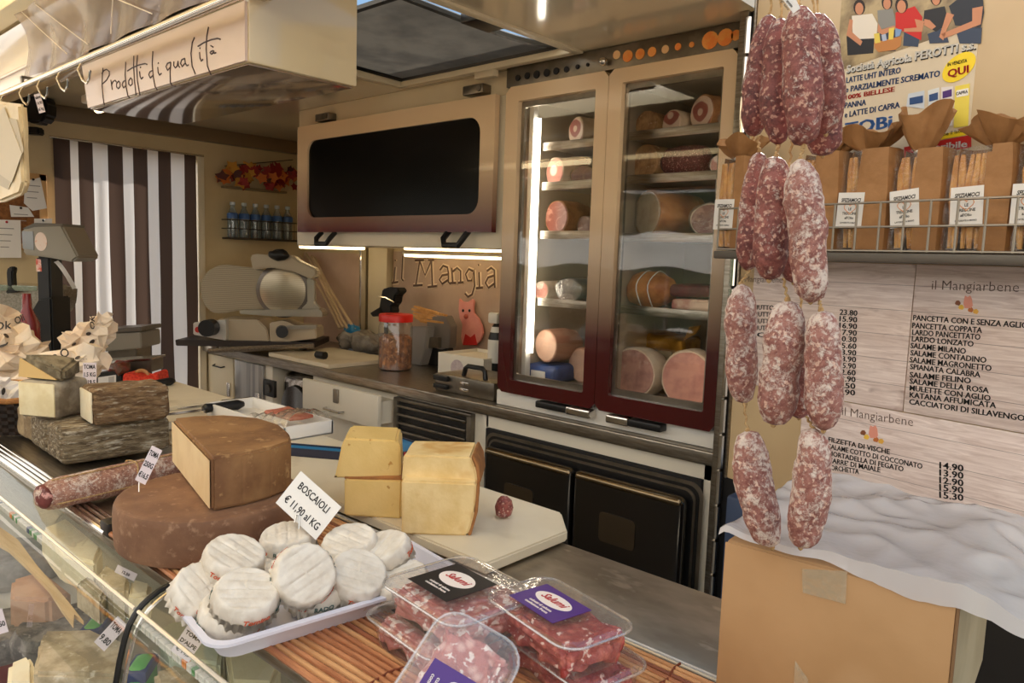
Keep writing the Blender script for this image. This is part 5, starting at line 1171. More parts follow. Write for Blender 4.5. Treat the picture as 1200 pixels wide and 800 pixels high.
roll('small film-wrapped meat end on the left third shelf', 686, s2, .036, COPP, RINDP, wrap=True, y=2.25)
roll('small pale wrapped piece at the left of the fourth shelf', 637, s3, .036, LARD, FATM, wrap=True)
roll('dark film-wrapped meat on the left fourth shelf', 670, s3, .052, mat('dark_meat', (92, 70, 52), (66, 48, 38), rough=.5, scale=20), mat('dark_meat'), wrap=True, ax=1.15, ay=.85, y=2.23)
t = thing('blue_packet', 'blue wrapped packet under the mortadella in the left fridge door', 'packet', (ony(642, 300, 2.21).x, 2.21, fz))
BLM = mat('packet_blue2', (48, 78, 140), (36, 60, 110), rough=.5, scale=14); x = ony(642, 300, 2.24).x
b = B().box((x+.02, 2.27, fz+.035), (.16, .16, .065), .02, 3).sub(2).disp(.008, 26, 2); 
for v in b.bm.verts: v.co.z = max(v.co.z, fz+.001)
obj('wrapping', b, [BLM], t)
obj('label', B().box((x+.02, 2.183, fz+.03), (.07, .003, .03), .001), WHITE, t)
roll('cut mortadella face on the blue packet, left bottom shelf', 645, fz, .064, MORT, mat('mort_skin', (186, 140, 114), rough=.5), lift=.073, y=2.22, turn=-8)
roll('larger mortadella at the right of the left bottom shelf', 688, fz, .068, MORT, mat('mort_skin'), y=2.30, turn=-6)
roll('round netted meat at the left of the right top shelf', 752, q0, .044, NETM, NETM)
roll('smaller spiral pancetta roll on the right top shelf', 781, q0, .040, PANC, FATM, turn=-10)
roll('large spiral pancetta roll with brown rind on the right top shelf', 815, q0, .058, PANC, RINDP, turn=-22)
roll('cured meat end by the frame on the right top shelf', 846, q0, .032, COPP, RINDP, wrap=True)
roll('netted coppa at the left of the right second shelf', 752, q1, .060, NETM, NETM, turn=-10)
t = thing('cured_meat', 'large dark salami lying sideways on the right second shelf', 'meat', (ony(800, 180, 2.22).x, 2.22, q1), 0, GRP)
x = ony(800, 180, 2.23).x; b = B().lathe([(0, 0), (.025, .004), (.048, .026), (.054, .07), (.054, .12), (.045, .158), (0, .172)], 28, m=Matrix.Translation((x-.078, 2.24, q1+.0575)) @ Matrix.Rotation(R(90), 4, 'Y') @ Matrix.Rotation(R(0), 4, 'X')); obj('casing', b.disp(.002, 40, 3), DSAL, t)
roll('white film-wrapped end at the right of the second shelf', 840, q1, .034, LARD, FATM, wrap=True, y=2.20)
roll('film-wrapped ham with an orange rind on the right third shelf', 758, q2, .086, mat('film_ham_face', (214, 190, 160), (190, 160, 128), rough=.4, scale=12), mat('ham_rind', (206, 138, 66), (176, 106, 46), rough=.5, scale=12), L=.2, wrap=True, turn=-28, ax=1.05, ay=.92)
roll('pinkish meat piece by the frame on the right third shelf', 832, q2, .054, COPP, FATM, turn=15, wrap=True, ax=1.2)
t = thing('cured_meat', 'brown prosciutto tied with string on the right fourth shelf', 'meat', (ony(756, 340, 2.22).x, 2.22, q3), 0, GRP)
x = ony(757, 340, 2.22).x; b = B().sph((x, 2.25, q3+.066), (.10, .07, .062), 4).disp(.008, 18, 4)
for v in b.bm.verts: v.co.z = max(v.co.z, q3+.003)
obj('rind', b, mat('prosciutto_rind', (206, 138, 72), (164, 96, 44), rough=.5, scale=12, bmp=.3), t)
for dx in (-.01, .035): obj('string', B().tube([(x+dx+.004*math.sin(k), 2.25+.073*math.cos(R(k*15)), q3+.066+.066*math.sin(R(k*15))) for k in range(-4, 17)], .002, 6), PAPER, t)
for k, (px, h0, lab, mm_) in enumerate(((815, .045, 'dark red speck slab on top at the right of the fourth shelf', mat('speck', (112, 44, 44), (84, 30, 32), rough=.5, scale=14)), (818, 0, 'pale-edged speck slab below the dark one, fourth shelf', mat('speck2', (176, 96, 84), (226, 196, 172), rough=.45, scale=9)))):
    x = ony(px, 340, 2.24).x; t = thing('cured_meat', lab, 'meat', (x, 2.25, q3+h0), 0, GRP)
    b = B().box((x, 2.27, q3+.026+h0), (.15, .15, .042), .014, 3).sub(2).disp(.006, 22, k+3)
    for v in b.bm.verts: v.co.z = max(v.co.z, q3+.003+h0)
    obj('meat', b, mm_, t)
t = thing('foil_block', 'gold foil wrapped block on the right bottom shelf behind the hams', 'packet', (ony(782, 385, 2.33).x, 2.36, fz))
x = ony(780, 385, 2.36).x; GOLD = mat('gold_foil', (212, 160, 60), (178, 124, 36), rough=.28, metal=.85, scale=14, bmp=.6, bscale=40)
b = B().box((x, 2.41, fz+.108), (.17, .12, .21), .015, 3).sub(3).disp(.009, 24, 2)
for v in b.bm.verts: v.co.z = max(v.co.z, fz+.001)
obj('foil', b, GOLD, t); obj('label', B().box((x, 2.335, fz+.13), (.09, .003, .06), .001), mat('foil_label', (150, 130, 84), rough=.5), t)
obj('foil_ear', B().poly([(0, 0), (.05, .03), (.065, .06), (.02, .05)], fr((x+.07, 2.37, fz+.20)), .006, bev=.002), GOLD, t)
roll('cooked ham with white fat edge at the left of the right bottom shelf', 750, fz, .092, HAMF, FATM, L=.11, y=2.19, ax=1.08, ay=.95, turn=-6)
roll('cooked pink ham at the right of the right bottom shelf', 816, fz, .096, mat('ham_pink', (222, 160, 140), (196, 132, 118), rough=.42, scale=12, lo=.45, hi=.6), FATM, L=.11, y=2.17, ax=.95, ay=1.0, turn=8)

# ================================================================ THINGS ON THE BACK WORKTOP
def fpoly(m, pts, depth, d=0, bev=.002):
    P = [loc2(off(m, d), *q) for q in pts]; return B().poly(P, m, depth, z0=d-depth, bev=bev)
WZ = 1.063
boardpoly('cutting_board', [(-3.62, 2.07), (-3.06, 2.07), (-3.06, 2.48), (-3.62, 2.48)], WZ, WZ+.02, 'large cream cutting board on the back worktop')
c = onz(375, 420, WZ+.02); t = thing('black_knob', 'small black knob lying on the back cutting board', 'loose knob', c)  # loose black knob on the cutting board
obj('grip', B().cyl(c+V((-.03, 0, .018)), c+V((.03, .01, .018)), .017, .02, 14), BLACK, t)
c = V((-2.88, 2.33, WZ)); rj = .083
t = thing('snack_jar', 'big clear jar of brown snacks with a red lid', 'jar', c)
obj('jar', B().lathe([(rj*.9, 0), (rj, .006), (rj, .21), (rj*.94, .225), (rj*.92, .235)], 32, m=Matrix.Translation(c)), glass('jar_clear', tint=(250, 248, 244), refl=.1, rough=.04, haze=.05), t)
obj('lid', B().lathe([(0, .235), (rj*1.0, .235), (rj*1.0, .266), (rj*.96, .271), (0, .271)], 32, m=Matrix.Translation(c)), mat('lid_red', (214, 34, 24), rough=.35), t)
b = B().lathe([(0, .004), (rj*.86, .004), (rj*.93, .012), (rj*.94, .15), (rj*.7, .17), (0, .165)], 30); b.sub(2); b.disp(.007, 60, 3, 4)
for v in b.bm.verts:
    r__ = math.hypot(v.co.x, v.co.y); k = min(1, rj*.96/max(r__, 1e-6)); v.co.x *= k; v.co.y *= k; v.co.z = max(v.co.z, .003)
b.bm.transform(Matrix.Translation(c)); obj('snacks', b, mat('snack_brown', (176, 112, 58), (112, 62, 30), rough=.7, scale=45, bmp=1, bscale=60, c3=(226, 170, 120), s3=60), t)
# crumpled clear bag and blue gloves
c = onz(396, 412, WZ); t = thing('plastic_bag', 'crumpled grey plastic bag on the far end of the worktop', 'bag', (-3.55, 2.58, WZ))
b = B().sph((-3.50, 2.60, WZ+.06), (.22, .10, .06), 4).disp(.04, 9, 3, 4)
for v in b.bm.verts: v.co.z = max(v.co.z, WZ+.001)
obj('bag', b, mat('grey_film', (150, 142, 132), (110, 104, 96), rough=.25, scale=12, bmp=.6, bscale=20), t)
p = ony(413, 402, 2.58); t = thing('blue_gloves', 'blue disposable gloves bunched on the back worktop', 'gloves', (p.x, 2.58, WZ))
b = B().box((p.x, 2.59, WZ+.05), (.14, .10, .098), .01); obj('box', b, mat('glove_box', (150, 160, 176), rough=.5), t)
b = B().sph((p.x, 2.58, WZ+.115), (.075, .045, .03), 4).disp(.02, 22, 5, 4); obj('glove', b, mat('glove_blue', (28, 120, 170), rough=.5), t)
t = thing('white_tray', 'small white paper tray beside the snack jar', 'tray', (-3.02, 2.52, WZ))
b = B().poly([(-.10, -.05), (.11, -.03), (.10, .05), (-.09, .05)], Matrix.Translation((-3.02, 2.55, WZ)), .015, bev=.004); obj('tray', b, WHITE, t)
t = thing('cream_tub', 'small cream tub behind the snack jar', 'tub', (-3.10, 2.62, WZ)); obj('tub', B().lathe([(0, 0), (.045, 0), (.055, .09), (.05, .09), (.042, .01), (0, .01)], 24, m=Matrix.Translation((-3.08, 2.66, WZ))), mat('tub_cream', (222, 212, 190), rough=.5), t)
# grey pouch, steel dispenser, wooden sticks
FM = fr((-2.6, 2.55, 0))
def at7(x, y): return (410+x*190/1086, 330+y*140/800)
t = thing('grey_pouch', 'grey plastic dispenser standing right of the snack jar', 'dispenser', (ony(490, 430, 2.5).x, 2.5, WZ))
P = [at7(*q) for q in ((400, 300), (520, 300), (500, 450), (470, 555), (400, 545))]; m = fr((-2.7, 2.5, 0))
P = [loc2(m, *q) for q in P]; P = [(x, max(z, WZ+.0005)) for x, z in P]; P[-1] = (P[-1][0], WZ+.0005); P[-2] = (P[-2][0], WZ+.0005)
obj('body', B().poly(P, m, .08, z0=-.08, bev=.004), mat('pouch_grey', (150, 146, 142), rough=.4), t)
t = thing('stick_dispenser', 'steel box dispenser of wooden sticks below the shop name', 'dispenser', (ony(525, 400, 2.55).x, 2.55, WZ))
m = fr((-2.5, 2.55, 0)); P = [loc2(m, *at7(*q)) for q in ((515, 235), (640, 228), (672, 300), (665, 440), (610, 455), (512, 430))]
xs = [p[0] for p in P]
obj('box', B().poly(P, m, .05, z0=-.05, bev=.003), mat('dispenser_steel', (140, 134, 128), rough=.3, metal=.6), t)
obj('foot', B().bb((min(xs)-2.49, 2.555, WZ), (max(xs)-2.52, 2.595, min(p[1] for p in P)+.01), .003), BLACK, t)
obj('front_tray', B().poly([loc2(m, *at7(*q)) for q in ((535, 370), (615, 370), (615, 440), (535, 440))], m, .025, bev=.002), DSTEEL, t)
t = thing('wooden_sticks', 'bundle of pale wooden sticks poking out of the dispenser', 'sticks', (ony(510, 380, 2.6).x, 2.5, 1.18))
rnd = random.Random(3)
for k in range(12):
    a = at7(415+rnd.uniform(0, 70), 165+k*9); c = at7(560+rnd.uniform(-60, 90), 205+k*7); d0_ = 2.53+rnd.uniform(-.02, .02)
    obj('stick', B().tube([ony(*a, d0_), ony(*c, d0_+.03)], .007, 4), mat('stick_wood', (226, 170, 96), (204, 146, 74), rough=.6, scale=20), t)
# white open carton, metal sealer
m = fr((-2.5, 2.36, 0)); a, c = loc2(m, 513, 440), loc2(m, 583, 441)
t = thing('white_carton', 'white open carton with a round emblem behind the sealing machine', 'carton', (a[0]-2.5, 2.36, WZ))
x0, x1, zt_ = a[0]-2.5, a[0]-2.5+.30, WZ+.112
b = B()
for lo, hi in (((x0, 2.36, WZ), (x1, 2.365, zt_)), ((x0, 2.36, WZ), (x0+.004, 2.62, zt_)), ((x1-.004, 2.36, WZ), (x1, 2.62, zt_)), ((x0, 2.615, WZ), (x1, 2.62, zt_)), ((x0, 2.36, WZ), (x1, 2.62, WZ+.004)), ((x0, 2.38, zt_-.02), (x1, 2.61, zt_-.015))): b.bb(lo, hi, .001)
obj('carton', b, mat('carton_white', (232, 226, 212), rough=.6), t)
obj('emblem', B().lathe([(0, 0), (.042, 0), (.042, .0006), (0, .0006)], 28, m=fr((x0+.13, 2.3597, WZ+.05)), ay=.95), mat('emblem_grey', (206, 192, 190), (190, 172, 176), rough=.6, scale=40), t)
a, c = onz(513, 459, WZ), onz(583, 473, WZ)
t = thing('sealing_machine', 'low steel sealing machine with black handle on the worktop edge', 'machine', (a.x+.13, 2.2, WZ))
x0, x1 = -2.33, -1.99
obj('body', B().bb((x0, 2.10, WZ), (x1, 2.34, WZ+.072), .004), DSTEEL, t)
obj('side_block', B().bb((x0+.002, 2.085, WZ+.012), (x0+.085, 2.101, WZ+.030), .003).bb((x0+.002, 2.085, WZ+.045), (x0+.085, 2.101, WZ+.068), .003), BLACK, t)
for k in range(2): obj('vent_slot', B().bb((x0+.15, 2.097, WZ+.018+.026*k), (x0+.20, 2.1005, WZ+.029+.026*k), .003), CHROME, t)
obj('handle', B().tube([(x0+.13, 2.14, WZ+.072), (x0+.14, 2.14, WZ+.105), (x0+.155, 2.14, WZ+.115), (x0+.235, 2.14, WZ+.115), (x0+.25, 2.14, WZ+.105), (x0+.255, 2.14, WZ+.072)], .010, 8), BLACK, t)
# black machine head by the pillar
m = fr((-3.0, 2.52, 0)); t = thing('black_gripper', 'black hand-shaped utensil head standing by the cream pillar', 'utensil', ony(452, 355, 2.52))
obj('head', fpoly(m, [at7(*q) for q in ((215, 50), (260, 36), (320, 40), (328, 66), (300, 95), (295, 140), (272, 165), (278, 205), (255, 225), (210, 220), (190, 190), (200, 130))], .06, bev=.006), BLACK, t)
obj('arm', fpoly(m, [at7(*q) for q in ((205, 165), (225, 215), (150, 235), (132, 210))], .04, bev=.004), BLACK, t)
obj('strap', B().tube([ony(*at7(*q), 2.515) for q in ((190, 100), (240, 108), (296, 138))], .004, 6), CHROME, t)
obj('stand', B().cyl(ony(*at7(245, 215), 2.55), (ony(*at7(245, 215), 2.55).x, 2.55, WZ), .012), BLACK, t)
# white/black bottle right at the fridge side
p = ony(584, 345, 2.45); t = thing('spray_bottle', 'white squeeze bottle with black base beside the display fridge', 'bottle', (p.x, 2.45, WZ))
obj('bottle', B().lathe([(0, 0), (.035, 0), (.04, .02), (.04, .20), (.025, .25), (.012, .27), (0, .27)], 20, m=Matrix.Translation((p.x, 2.45, WZ))), BLACK, t)
obj('sleeve', B().lathe([(.0405, .09), (.041, .092), (.041, .19), (.026, .251), (.02, .252)], 20, m=Matrix.Translation((p.x, 2.45, WZ))), WHITE, t)
obj('nozzle', B().box((p.x-.01, 2.44, WZ+.29), (.06, .03, .05), .01), WHITE, t)
# leaning rolls
for k, (a, c) in enumerate((((352, 300), (398, 385)), ((357, 297), (404, 384)), ((363, 300), (410, 386)), ((368, 302), (416, 386)))):
    A_, C__ = ony(*a, 2.70), ony(*c, 2.56); t = thing('plastic_roll', ['leftmost', 'second', 'third', 'rightmost'][k]+' of the long pale rolls leaning right of the meat slicer', 'roll', C__, 0, 'leaning pale rolls')
    A_ = C__+(A_-C__)*1.0; C__.z = max(C__.z, WZ+.01)
    d = (C__-A_); obj('sheet', B().tube([A_+d*(i/8)+V((.02*math.sin(i*.4+k), 0, 0)) for i in range(9)], .0085, 10), mat('roll_plastic', (206, 180, 146), (186, 160, 126), rough=.3, scale=9), t)

# ================================================================ SLICER
SD = 4.10; FSL = fr(pt(300, 400, SD), r0)
def z6(*P): return [(220+x/5.714, 280+y/5.714) for x, y in P]
t = thing('slicer_stand', 'dark stand with steel bars carrying the meat slicer', 'stand', FSL.translation)
sb_ = fpoly(FSL, [(205, 398), (368, 401), (368, 408), (206, 405)], .34, .03, .003); obj('slab', sb_, mat('stand_dark', (48, 38, 32), rough=.45), t)
for a, c in (((244, 411), (320, 408)), ((262, 409), (368, 405))): obj('bar', B().tube([pt(*a, SD-.1), pt(*c, SD-.1)], .012, 8), STEEL, t)
for px in (252, 355):
    q = pt(px, 404, SD+.1); obj('foot', B().cyl(q, (q.x, q.y, 1.063), .02), DSTEEL, t)
t = thing('meat_slicer', 'cream and steel electric meat slicer at the left end of the worktop', 'slicer', FSL.translation)
SLB = mat('slicer_cream', (184, 168, 142), rough=.35); SLS = mat('slicer_steel', (190, 182, 168), rough=.28, metal=.75)
obj('base', fpoly(FSL, z6((200, 535), (470, 540), (530, 600), (550, 690), (290, 690), (250, 680)), .22, 0, .006), SLB, t)
g = obj('control_panel', fpoly(FSL, z6((35, 560), (255, 540), (255, 680), (35, 640)), .05, .04, .004), mat('slicer_panel', (214, 210, 202), rough=.3, metal=.3), t)
mm_ = off(FSL, .05); u, v = loc2(mm_, *z6((160, 590))[0]); obj('dial', B().cyl(mm_ @ V((u, v, 0)), mm_ @ V((u, v, .07)), .045, .045, 20), BLACK, g)
u, v = loc2(mm_, *z6((75, 605))[0]); obj('red_button', B().cyl(mm_ @ V((u, v, -.01)), mm_ @ V((u, v, .015)), .016), mat('button_red', (196, 50, 40), rough=.4), g)
g = obj('gauge_plate', fpoly(FSL, z6((85, 330), (95, 270), (130, 215), (190, 182), (240, 170), (420, 190), (540, 215), (490, 330), (540, 465), (330, 480), (230, 500), (160, 492), (115, 450), (95, 400)), .03, 0, .006), mat('ribbed_alu', (180, 166, 140), (138, 124, 102), rough=.4, metal=.3, scale=26, st=(.02, .02, 1.5), kind='bandz', lo=.2, hi=.8), t)
u, v = loc2(off(FSL, .012), *z6((640, 345))[0]); mc = off(FSL, .0) @ Matrix.Translation((u, v, 0))
obj('blade_guard', B().lathe([(0, 0), (.145, 0), (.147, .012), (.128, .02), (0, .02)], 40, m=mc), mat('guard_grey', (112, 104, 96), rough=.35, metal=.5), t)
obj('blade', B().lathe([(0, .021), (.124, .021), (.115, .026), (0, .027)], 40, m=mc), mat('blade_steel', (186, 174, 150), (160, 148, 126), rough=.3, metal=.6, scale=20, st=(.02, .02, 2), kind='bandz', lo=.2, hi=.8), t)
g = obj('sharpener_arm', fpoly(FSL, z6((415, 115), (440, 98), (560, 108), (700, 108), (740, 145), (860, 200), (866, 245), (830, 272), (700, 215), (560, 190), (432, 205)), .08, .07, .008), mat('arm_cream', (182, 168, 144), rough=.35), t)
u, v = loc2(off(FSL, .08), *z6((610, 105))[0]); obj('knob', B().sph((u, v, .08), (.055, .03, .03), 3, m=FSL).disp(.008, 40, 2), BLACK, g)
obj('bracket', fpoly(FSL, z6((795, 260), (845, 275), (850, 425), (890, 468), (755, 470), (800, 425)), .04, .06, .006), SLS, t)
obj('carriage', fpoly(FSL, z6((345, 478), (880, 470), (902, 490), (902, 522), (560, 517), (345, 500)), .12, .06, .004), SLS, t)
obj('side_body', fpoly(FSL, z6((545, 560), (640, 545), (720, 580), (860, 590), (865, 665), (660, 690), (550, 690)), .16, .03, .006), SLB, t)
mm_ = off(FSL, .03); u, v = loc2(mm_, *z6((630, 615))[0]); obj('knob', B().cyl(mm_ @ V((u, v, 0)), mm_ @ V((u+.02, v, .06)), .032), BLACK, t)
obj('rail', fpoly(FSL, z6((660, 580), (860, 575), (860, 600), (660, 606)), .03, .05, .003), SLS, t)

# ================================================================ END WALL: bottles, garland, cork board
FE = fr((LW+.06, 0, 0), (0, 1, 0))
def z8(x, y): return (240+x/6.15, 170+y/6.15)
t = thing('wire_rack', 'small wire rack for water bottles on the end wall', 'rack', (LW+.04, 2.4, 1.68))
ya, zb1 = loc2(FE, *z8(158, 662)); yb_, _ = loc2(FE, *z8(640, 680)); zt1 = loc2(FE, *z8(158, 535))[1]; yb_ = min(yb_, BY-.02)
RK = mat('rack_wire', (70, 60, 50), rough=.4, metal=.6)
obj('tray', B().bb((LW+.001, ya, zb1-.012), (LW+.11, yb_, zb1), .002), RK, t)
for z in (zt1, (zt1+zb1)/2): obj('rail', B().tube([(LW+.002, ya, z), (LW+.11, ya, z), (LW+.11, yb_, z), (LW+.002, yb_, z)], .003, 6), RK, t)
n = 16
for k in range(n+1): obj('wire', B().cyl((LW+.11, ya+(yb_-ya)*k/n, zb1-.002), (LW+.11, ya+(yb_-ya)*k/n, zt1), .002, n=6), RK, t)
def bottle(label):
    t = thing('water_bottle', label, 'bottle', (0, 0, 0), 0, 'water bottles in the wire rack')
    obj('bottle', B().lathe([(0, 0), (.028, 0), (.031, .01), (.031, .125), (.024, .150), (.013, .175), (.013, .19)], 18), glass('bottle_pet', tint=(222, 232, 240), refl=.14, rough=.05, haze=.18, hazec=(200, 214, 226)), t, local=True)
    obj('band', B().lathe([(.0315, .11), (.0318, .112), (.0318, .135), (.028, .143)], 18), mat('bottle_label', (70, 110, 176), rough=.4), t, local=True)
    obj('cap', B().lathe([(0, .188), (.0155, .188), (.0155, .207), (0, .207)], 14), mat('cap_pale', (206, 216, 226), rough=.4), t, local=True); return t
b0 = None
for k in range(6):
    y = ya+.04+(yb_-ya-.08)*k/5; lab = ['first', 'second', 'third', 'fourth', 'fifth', 'sixth'][k]+' water bottle from the left in the end wall rack'
    if b0 is None: b0 = bottle(lab); b0.location = (LW+.055, y, zb1+.001)
    else: dup(b0, (LW+.055, y, zb1+.001), label=lab)
t = thing('leaf_garland', 'garland of red and orange autumn leaves on the end wall', 'garland', (LW+.03, 2.3, 2.02))
pa_, pb_ = loc2(FE, *z8(150, 150)), loc2(FE, *z8(640, 105)); pc_ = loc2(FE, *z8(150, 290)); pd_ = loc2(FE, *z8(600, 340))
obj('shelf_strip', B().bb((LW+.001, pc_[0], pc_[1]-.012), (LW+.05, min(pd_[0], BY-.02), pc_[1]), .002), mat('strip_olive', (130, 110, 78), rough=.5), t)
obj('wire', B().tube([(LW+.05, pa_[0]+(pb_[0]-pa_[0])*k/8, pa_[1]+(pb_[1]-pa_[1])*k/8) for k in range(9)], .003, 5), RK, t)
LFC = [mat('leaf_red', (150, 34, 30), rough=.6), mat('leaf_orange', (206, 112, 40), rough=.6), mat('leaf_dark', (84, 34, 26), rough=.6), mat('leaf_gold', (196, 140, 50), rough=.6)]
rnd = random.Random(8)
for k in range(64):
    f = rnd.random()
    q = z8(95+f*570, 215-f*40+rnd.gauss(0, 34)+(25 if f > .6 else 0)); y, z = loc2(FE, *q); y = min(y, BY-.04)
    s_ = rnd.uniform(.028, .05); n_ = V((1, rnd.uniform(-.7, .7), rnd.uniform(-.6, .6))).normalized(); ex = n_.orthogonal().normalized(); ex.rotate(Matrix.Rotation(rnd.uniform(0, 6), 3, n_))
    m = fr((LW+.03+rnd.uniform(.012, .06), y, z), ex, n_.cross(ex))
    pts = []
    for i in range(15):
        a = 2*math.pi*i/15; r_ = s_*(1 if i % 3 == 0 else (.62 if i % 3 == 1 else .66)); pts.append((r_*math.cos(a), r_*math.sin(a)))
    ci = rnd.choice((0, 0, 1, 2, 3)) if f < .55 else rnd.choice((0, 0, 0, 1, 2))
    b = B().poly(pts, m, .0015); 
    obj('leaf', b, LFC[ci], t)
# cork board
t = thing('cork_board', 'cork notice board with pinned papers on the end wall', 'notice board', (LW+.01, 1.0, 1.9))
def l1(x, y): return loc2(FE, x, y)
u1_, v1_ = l1(57, 204); u1_ -= .0; zb2 = l1(40, 262)[1]
obj('cork', B().bb((LW+.001, .78, zb2-.1), (LW+.02, u1_-.03, v1_-.03)), mat('cork', (150, 98, 54), (126, 80, 42), rough=.9, scale=60), t)
fb_ = B(); fb_.bb((LW+.001, .76, v1_-.035), (LW+.03, u1_, v1_), .003); fb_.bb((LW+.001, u1_-.035, zb2-.13), (LW+.03, u1_, v1_), .003); fb_.bb((LW+.001, .76, zb2-.13), (LW+.03, u1_, zb2-.1), .003)
obj('frame', fb_, mat('cork_frame', (206, 160, 104), rough=.6), t)
for k, (pts, lab, lines) in enumerate((([(29, 212), (47, 208), (55, 244), (38, 247), (28, 238)], 'white sheet pinned high on the cork board', 3), ([(11, 240), (33, 243), (40, 254), (13, 254)], 'small white note below it on the cork board', 2), ([(-8, 257), (24, 258), (25, 302), (-8, 302)], 'large white sheet pinned at the lower left of the cork board', 4), ([(40, 256), (61, 256), (61, 263), (40, 264)], 'small white card at the lower edge of the cork board', 1))):
    d_ = .001+.002*k+(0 if k < 2 else .0); mm_ = off(FE, -.03+d_); P = [loc2(mm_, *q) for q in pts]
    t = thing('paper_note', lab, 'note', mm_ @ V((P[0][0], P[0][1], 0)), 0, 'papers pinned on the end wall')
    obj('sheet', B().poly(P, mm_, .001), PAPER, t)
    cx = sum(p[0] for p in P)/len(P); cz_ = max(p[1] for p in P)
    for i in range(lines): obj('writing', B().bb((cx-.03, cz_-.045-.03*i, .001), (cx+.03-.008*i, cz_-.041-.03*i, .0013), m=mm_), mat('pencil', (150, 146, 142), rough=.7), t)
    obj('pin', B().sph((cx, cz_-.012, .004), .006, 2, m=mm_), RED if k == 2 else BLACK, t)
# black devices on the channel
t = thing('black_speaker', 'rounded black speaker up in the corner above the curtain', 'speaker', pt(44, 128, 3.6))
m = fr(pt(44, 128, 3.6), r0); obj('cabinet', B().poly([loc2(m, *q) for q in ((30, 112), (55, 112), (61, 121), (60, 138), (52, 146), (38, 145), (28, 138), (27, 120))], m, .09, z0=-.05, bev=.012), BLACK, t)
obj('bracket', B().tube([m @ V((0, 0, -.04)), V((LW+.0, m.translation.y-.08, m.translation.z+.02))], .012), BLACK, t)
t = thing('black_sensor', 'small black box under the speaker on the end wall', 'sensor', pt(37, 152, 3.6))
m = fr(pt(37, 152, 3.6), r0); obj('box', B().poly([loc2(m, *q) for q in ((28, 148), (46, 149), (47, 158), (29, 157))], m, .05, z0=-.04, bev=.006), BLACK, t)
obj('bracket', B().tube([m @ V((0, 0, -.03)), V((LW, m.translation.y-.05, m.translation.z))], .008), BLACK, t)
# ================================================================ SIGN BOX OVER THE COUNTER
SY = .75
FSG = fr((0, SY, 0)); c_ = [ony(*q, SY) for q in ((106, 128), (292, 72), (284, 8), (98, 78))]
sx0, sx1, sz0, sz1 = -2.215, -1.380, 1.9765, 2.088
t = thing('sign_box', 'glossy overhead box with the script sign Prodotti di qualità', 'sign', (-1.8, SY, sz0))
obj('shell', B().bb((sx0, SY, sz0), (sx1, 1.0, 2.30), .004), mat('box_gloss', (222, 202, 160), rough=.14, coat=.7), t)
obj('sign_face', B().poly([(sx0+.004, sz0+.002), (sx1-.004, sz0+.002), (sx1-.004, sz1), (sx0-.03, sz1+.003)], FSG, .006), mat('sign_pink', (222, 196, 176), rough=.3, coat=.3), t)
obj('mirror_base', B().bb((sx0+.01, SY+.004, sz0-.003), (sx1-.01, .995, sz0-.0001), .001), mat('soffit_gloss', (160, 140, 120), rough=.10, metal=.55), t)
STK = [[(483, 318), (480, 360), (479, 400), (483, 450), (488, 490)], [(478, 345), (488, 330), (500, 325), (513, 335), (513, 352), (500, 375), (482, 392)], [(520, 375), (524, 400), (527, 420)], [(523, 400), (530, 382), (540, 376), (546, 384)], [(556, 380), (547, 392), (547, 408), (555, 415), (564, 405), (563, 388), (556, 380)],
 [(590, 376), (578, 382), (573, 398), (580, 412), (592, 400)], [(590, 290), (587, 350), (592, 410), (600, 450), (608, 460)], [(613, 365), (604, 378), (604, 394), (612, 402), (621, 392), (620, 374), (613, 365)], [(628, 262), (627, 310), (630, 370), (638, 445)], [(645, 258), (641, 310), (645, 380), (656, 446)], [(598, 332), (620, 318), (650, 305), (680, 298), (690, 302)], [(655, 335), (657, 358), (663, 370), (671, 362)], [(658, 318), (660, 314)],
 [(716, 330), (703, 336), (698, 350), (705, 366), (718, 352)], [(717, 240), (714, 300), (719, 360), (727, 405), (736, 420)], [(740, 315), (742, 340), (748, 352), (757, 344)], [(742, 298), (744, 294)],
 [(800, 292), (786, 296), (779, 312), (786, 330), (798, 316)], [(801, 292), (798, 340), (799, 385), (806, 402), (822, 404)], [(816, 288), (815, 308), (822, 318), (831, 310), (835, 286)], [(835, 286), (837, 308), (843, 316)], [(866, 274), (852, 280), (847, 298), (855, 312), (866, 298)], [(867, 274), (869, 296), (876, 308), (884, 304)],
 [(912, 176), (902, 200), (896, 250), (901, 310), (916, 347)], [(936, 245), (938, 272), (944, 286), (952, 278)], [(937, 228), (939, 224)], [(978, 126), (970, 170), (967, 230), (973, 310), (988, 350)], [(928, 217), (955, 200), (990, 186), (1020, 180), (1034, 184)], [(1000, 238), (990, 240), (985, 248), (992, 254), (1002, 246)], [(1003, 238), (1005, 250), (1013, 246)], [(988, 214), (1000, 221)]]
fz_ = off(FSG, .0062); b = B()
for s_ in STK: b.tube([fz_ @ V((*loc2(fz_, x/4, y/4), 0)) for x, y in s_], .0016, 6)
obj('lettering', b, mat('script_brown', (60, 34, 28), rough=.5), t)
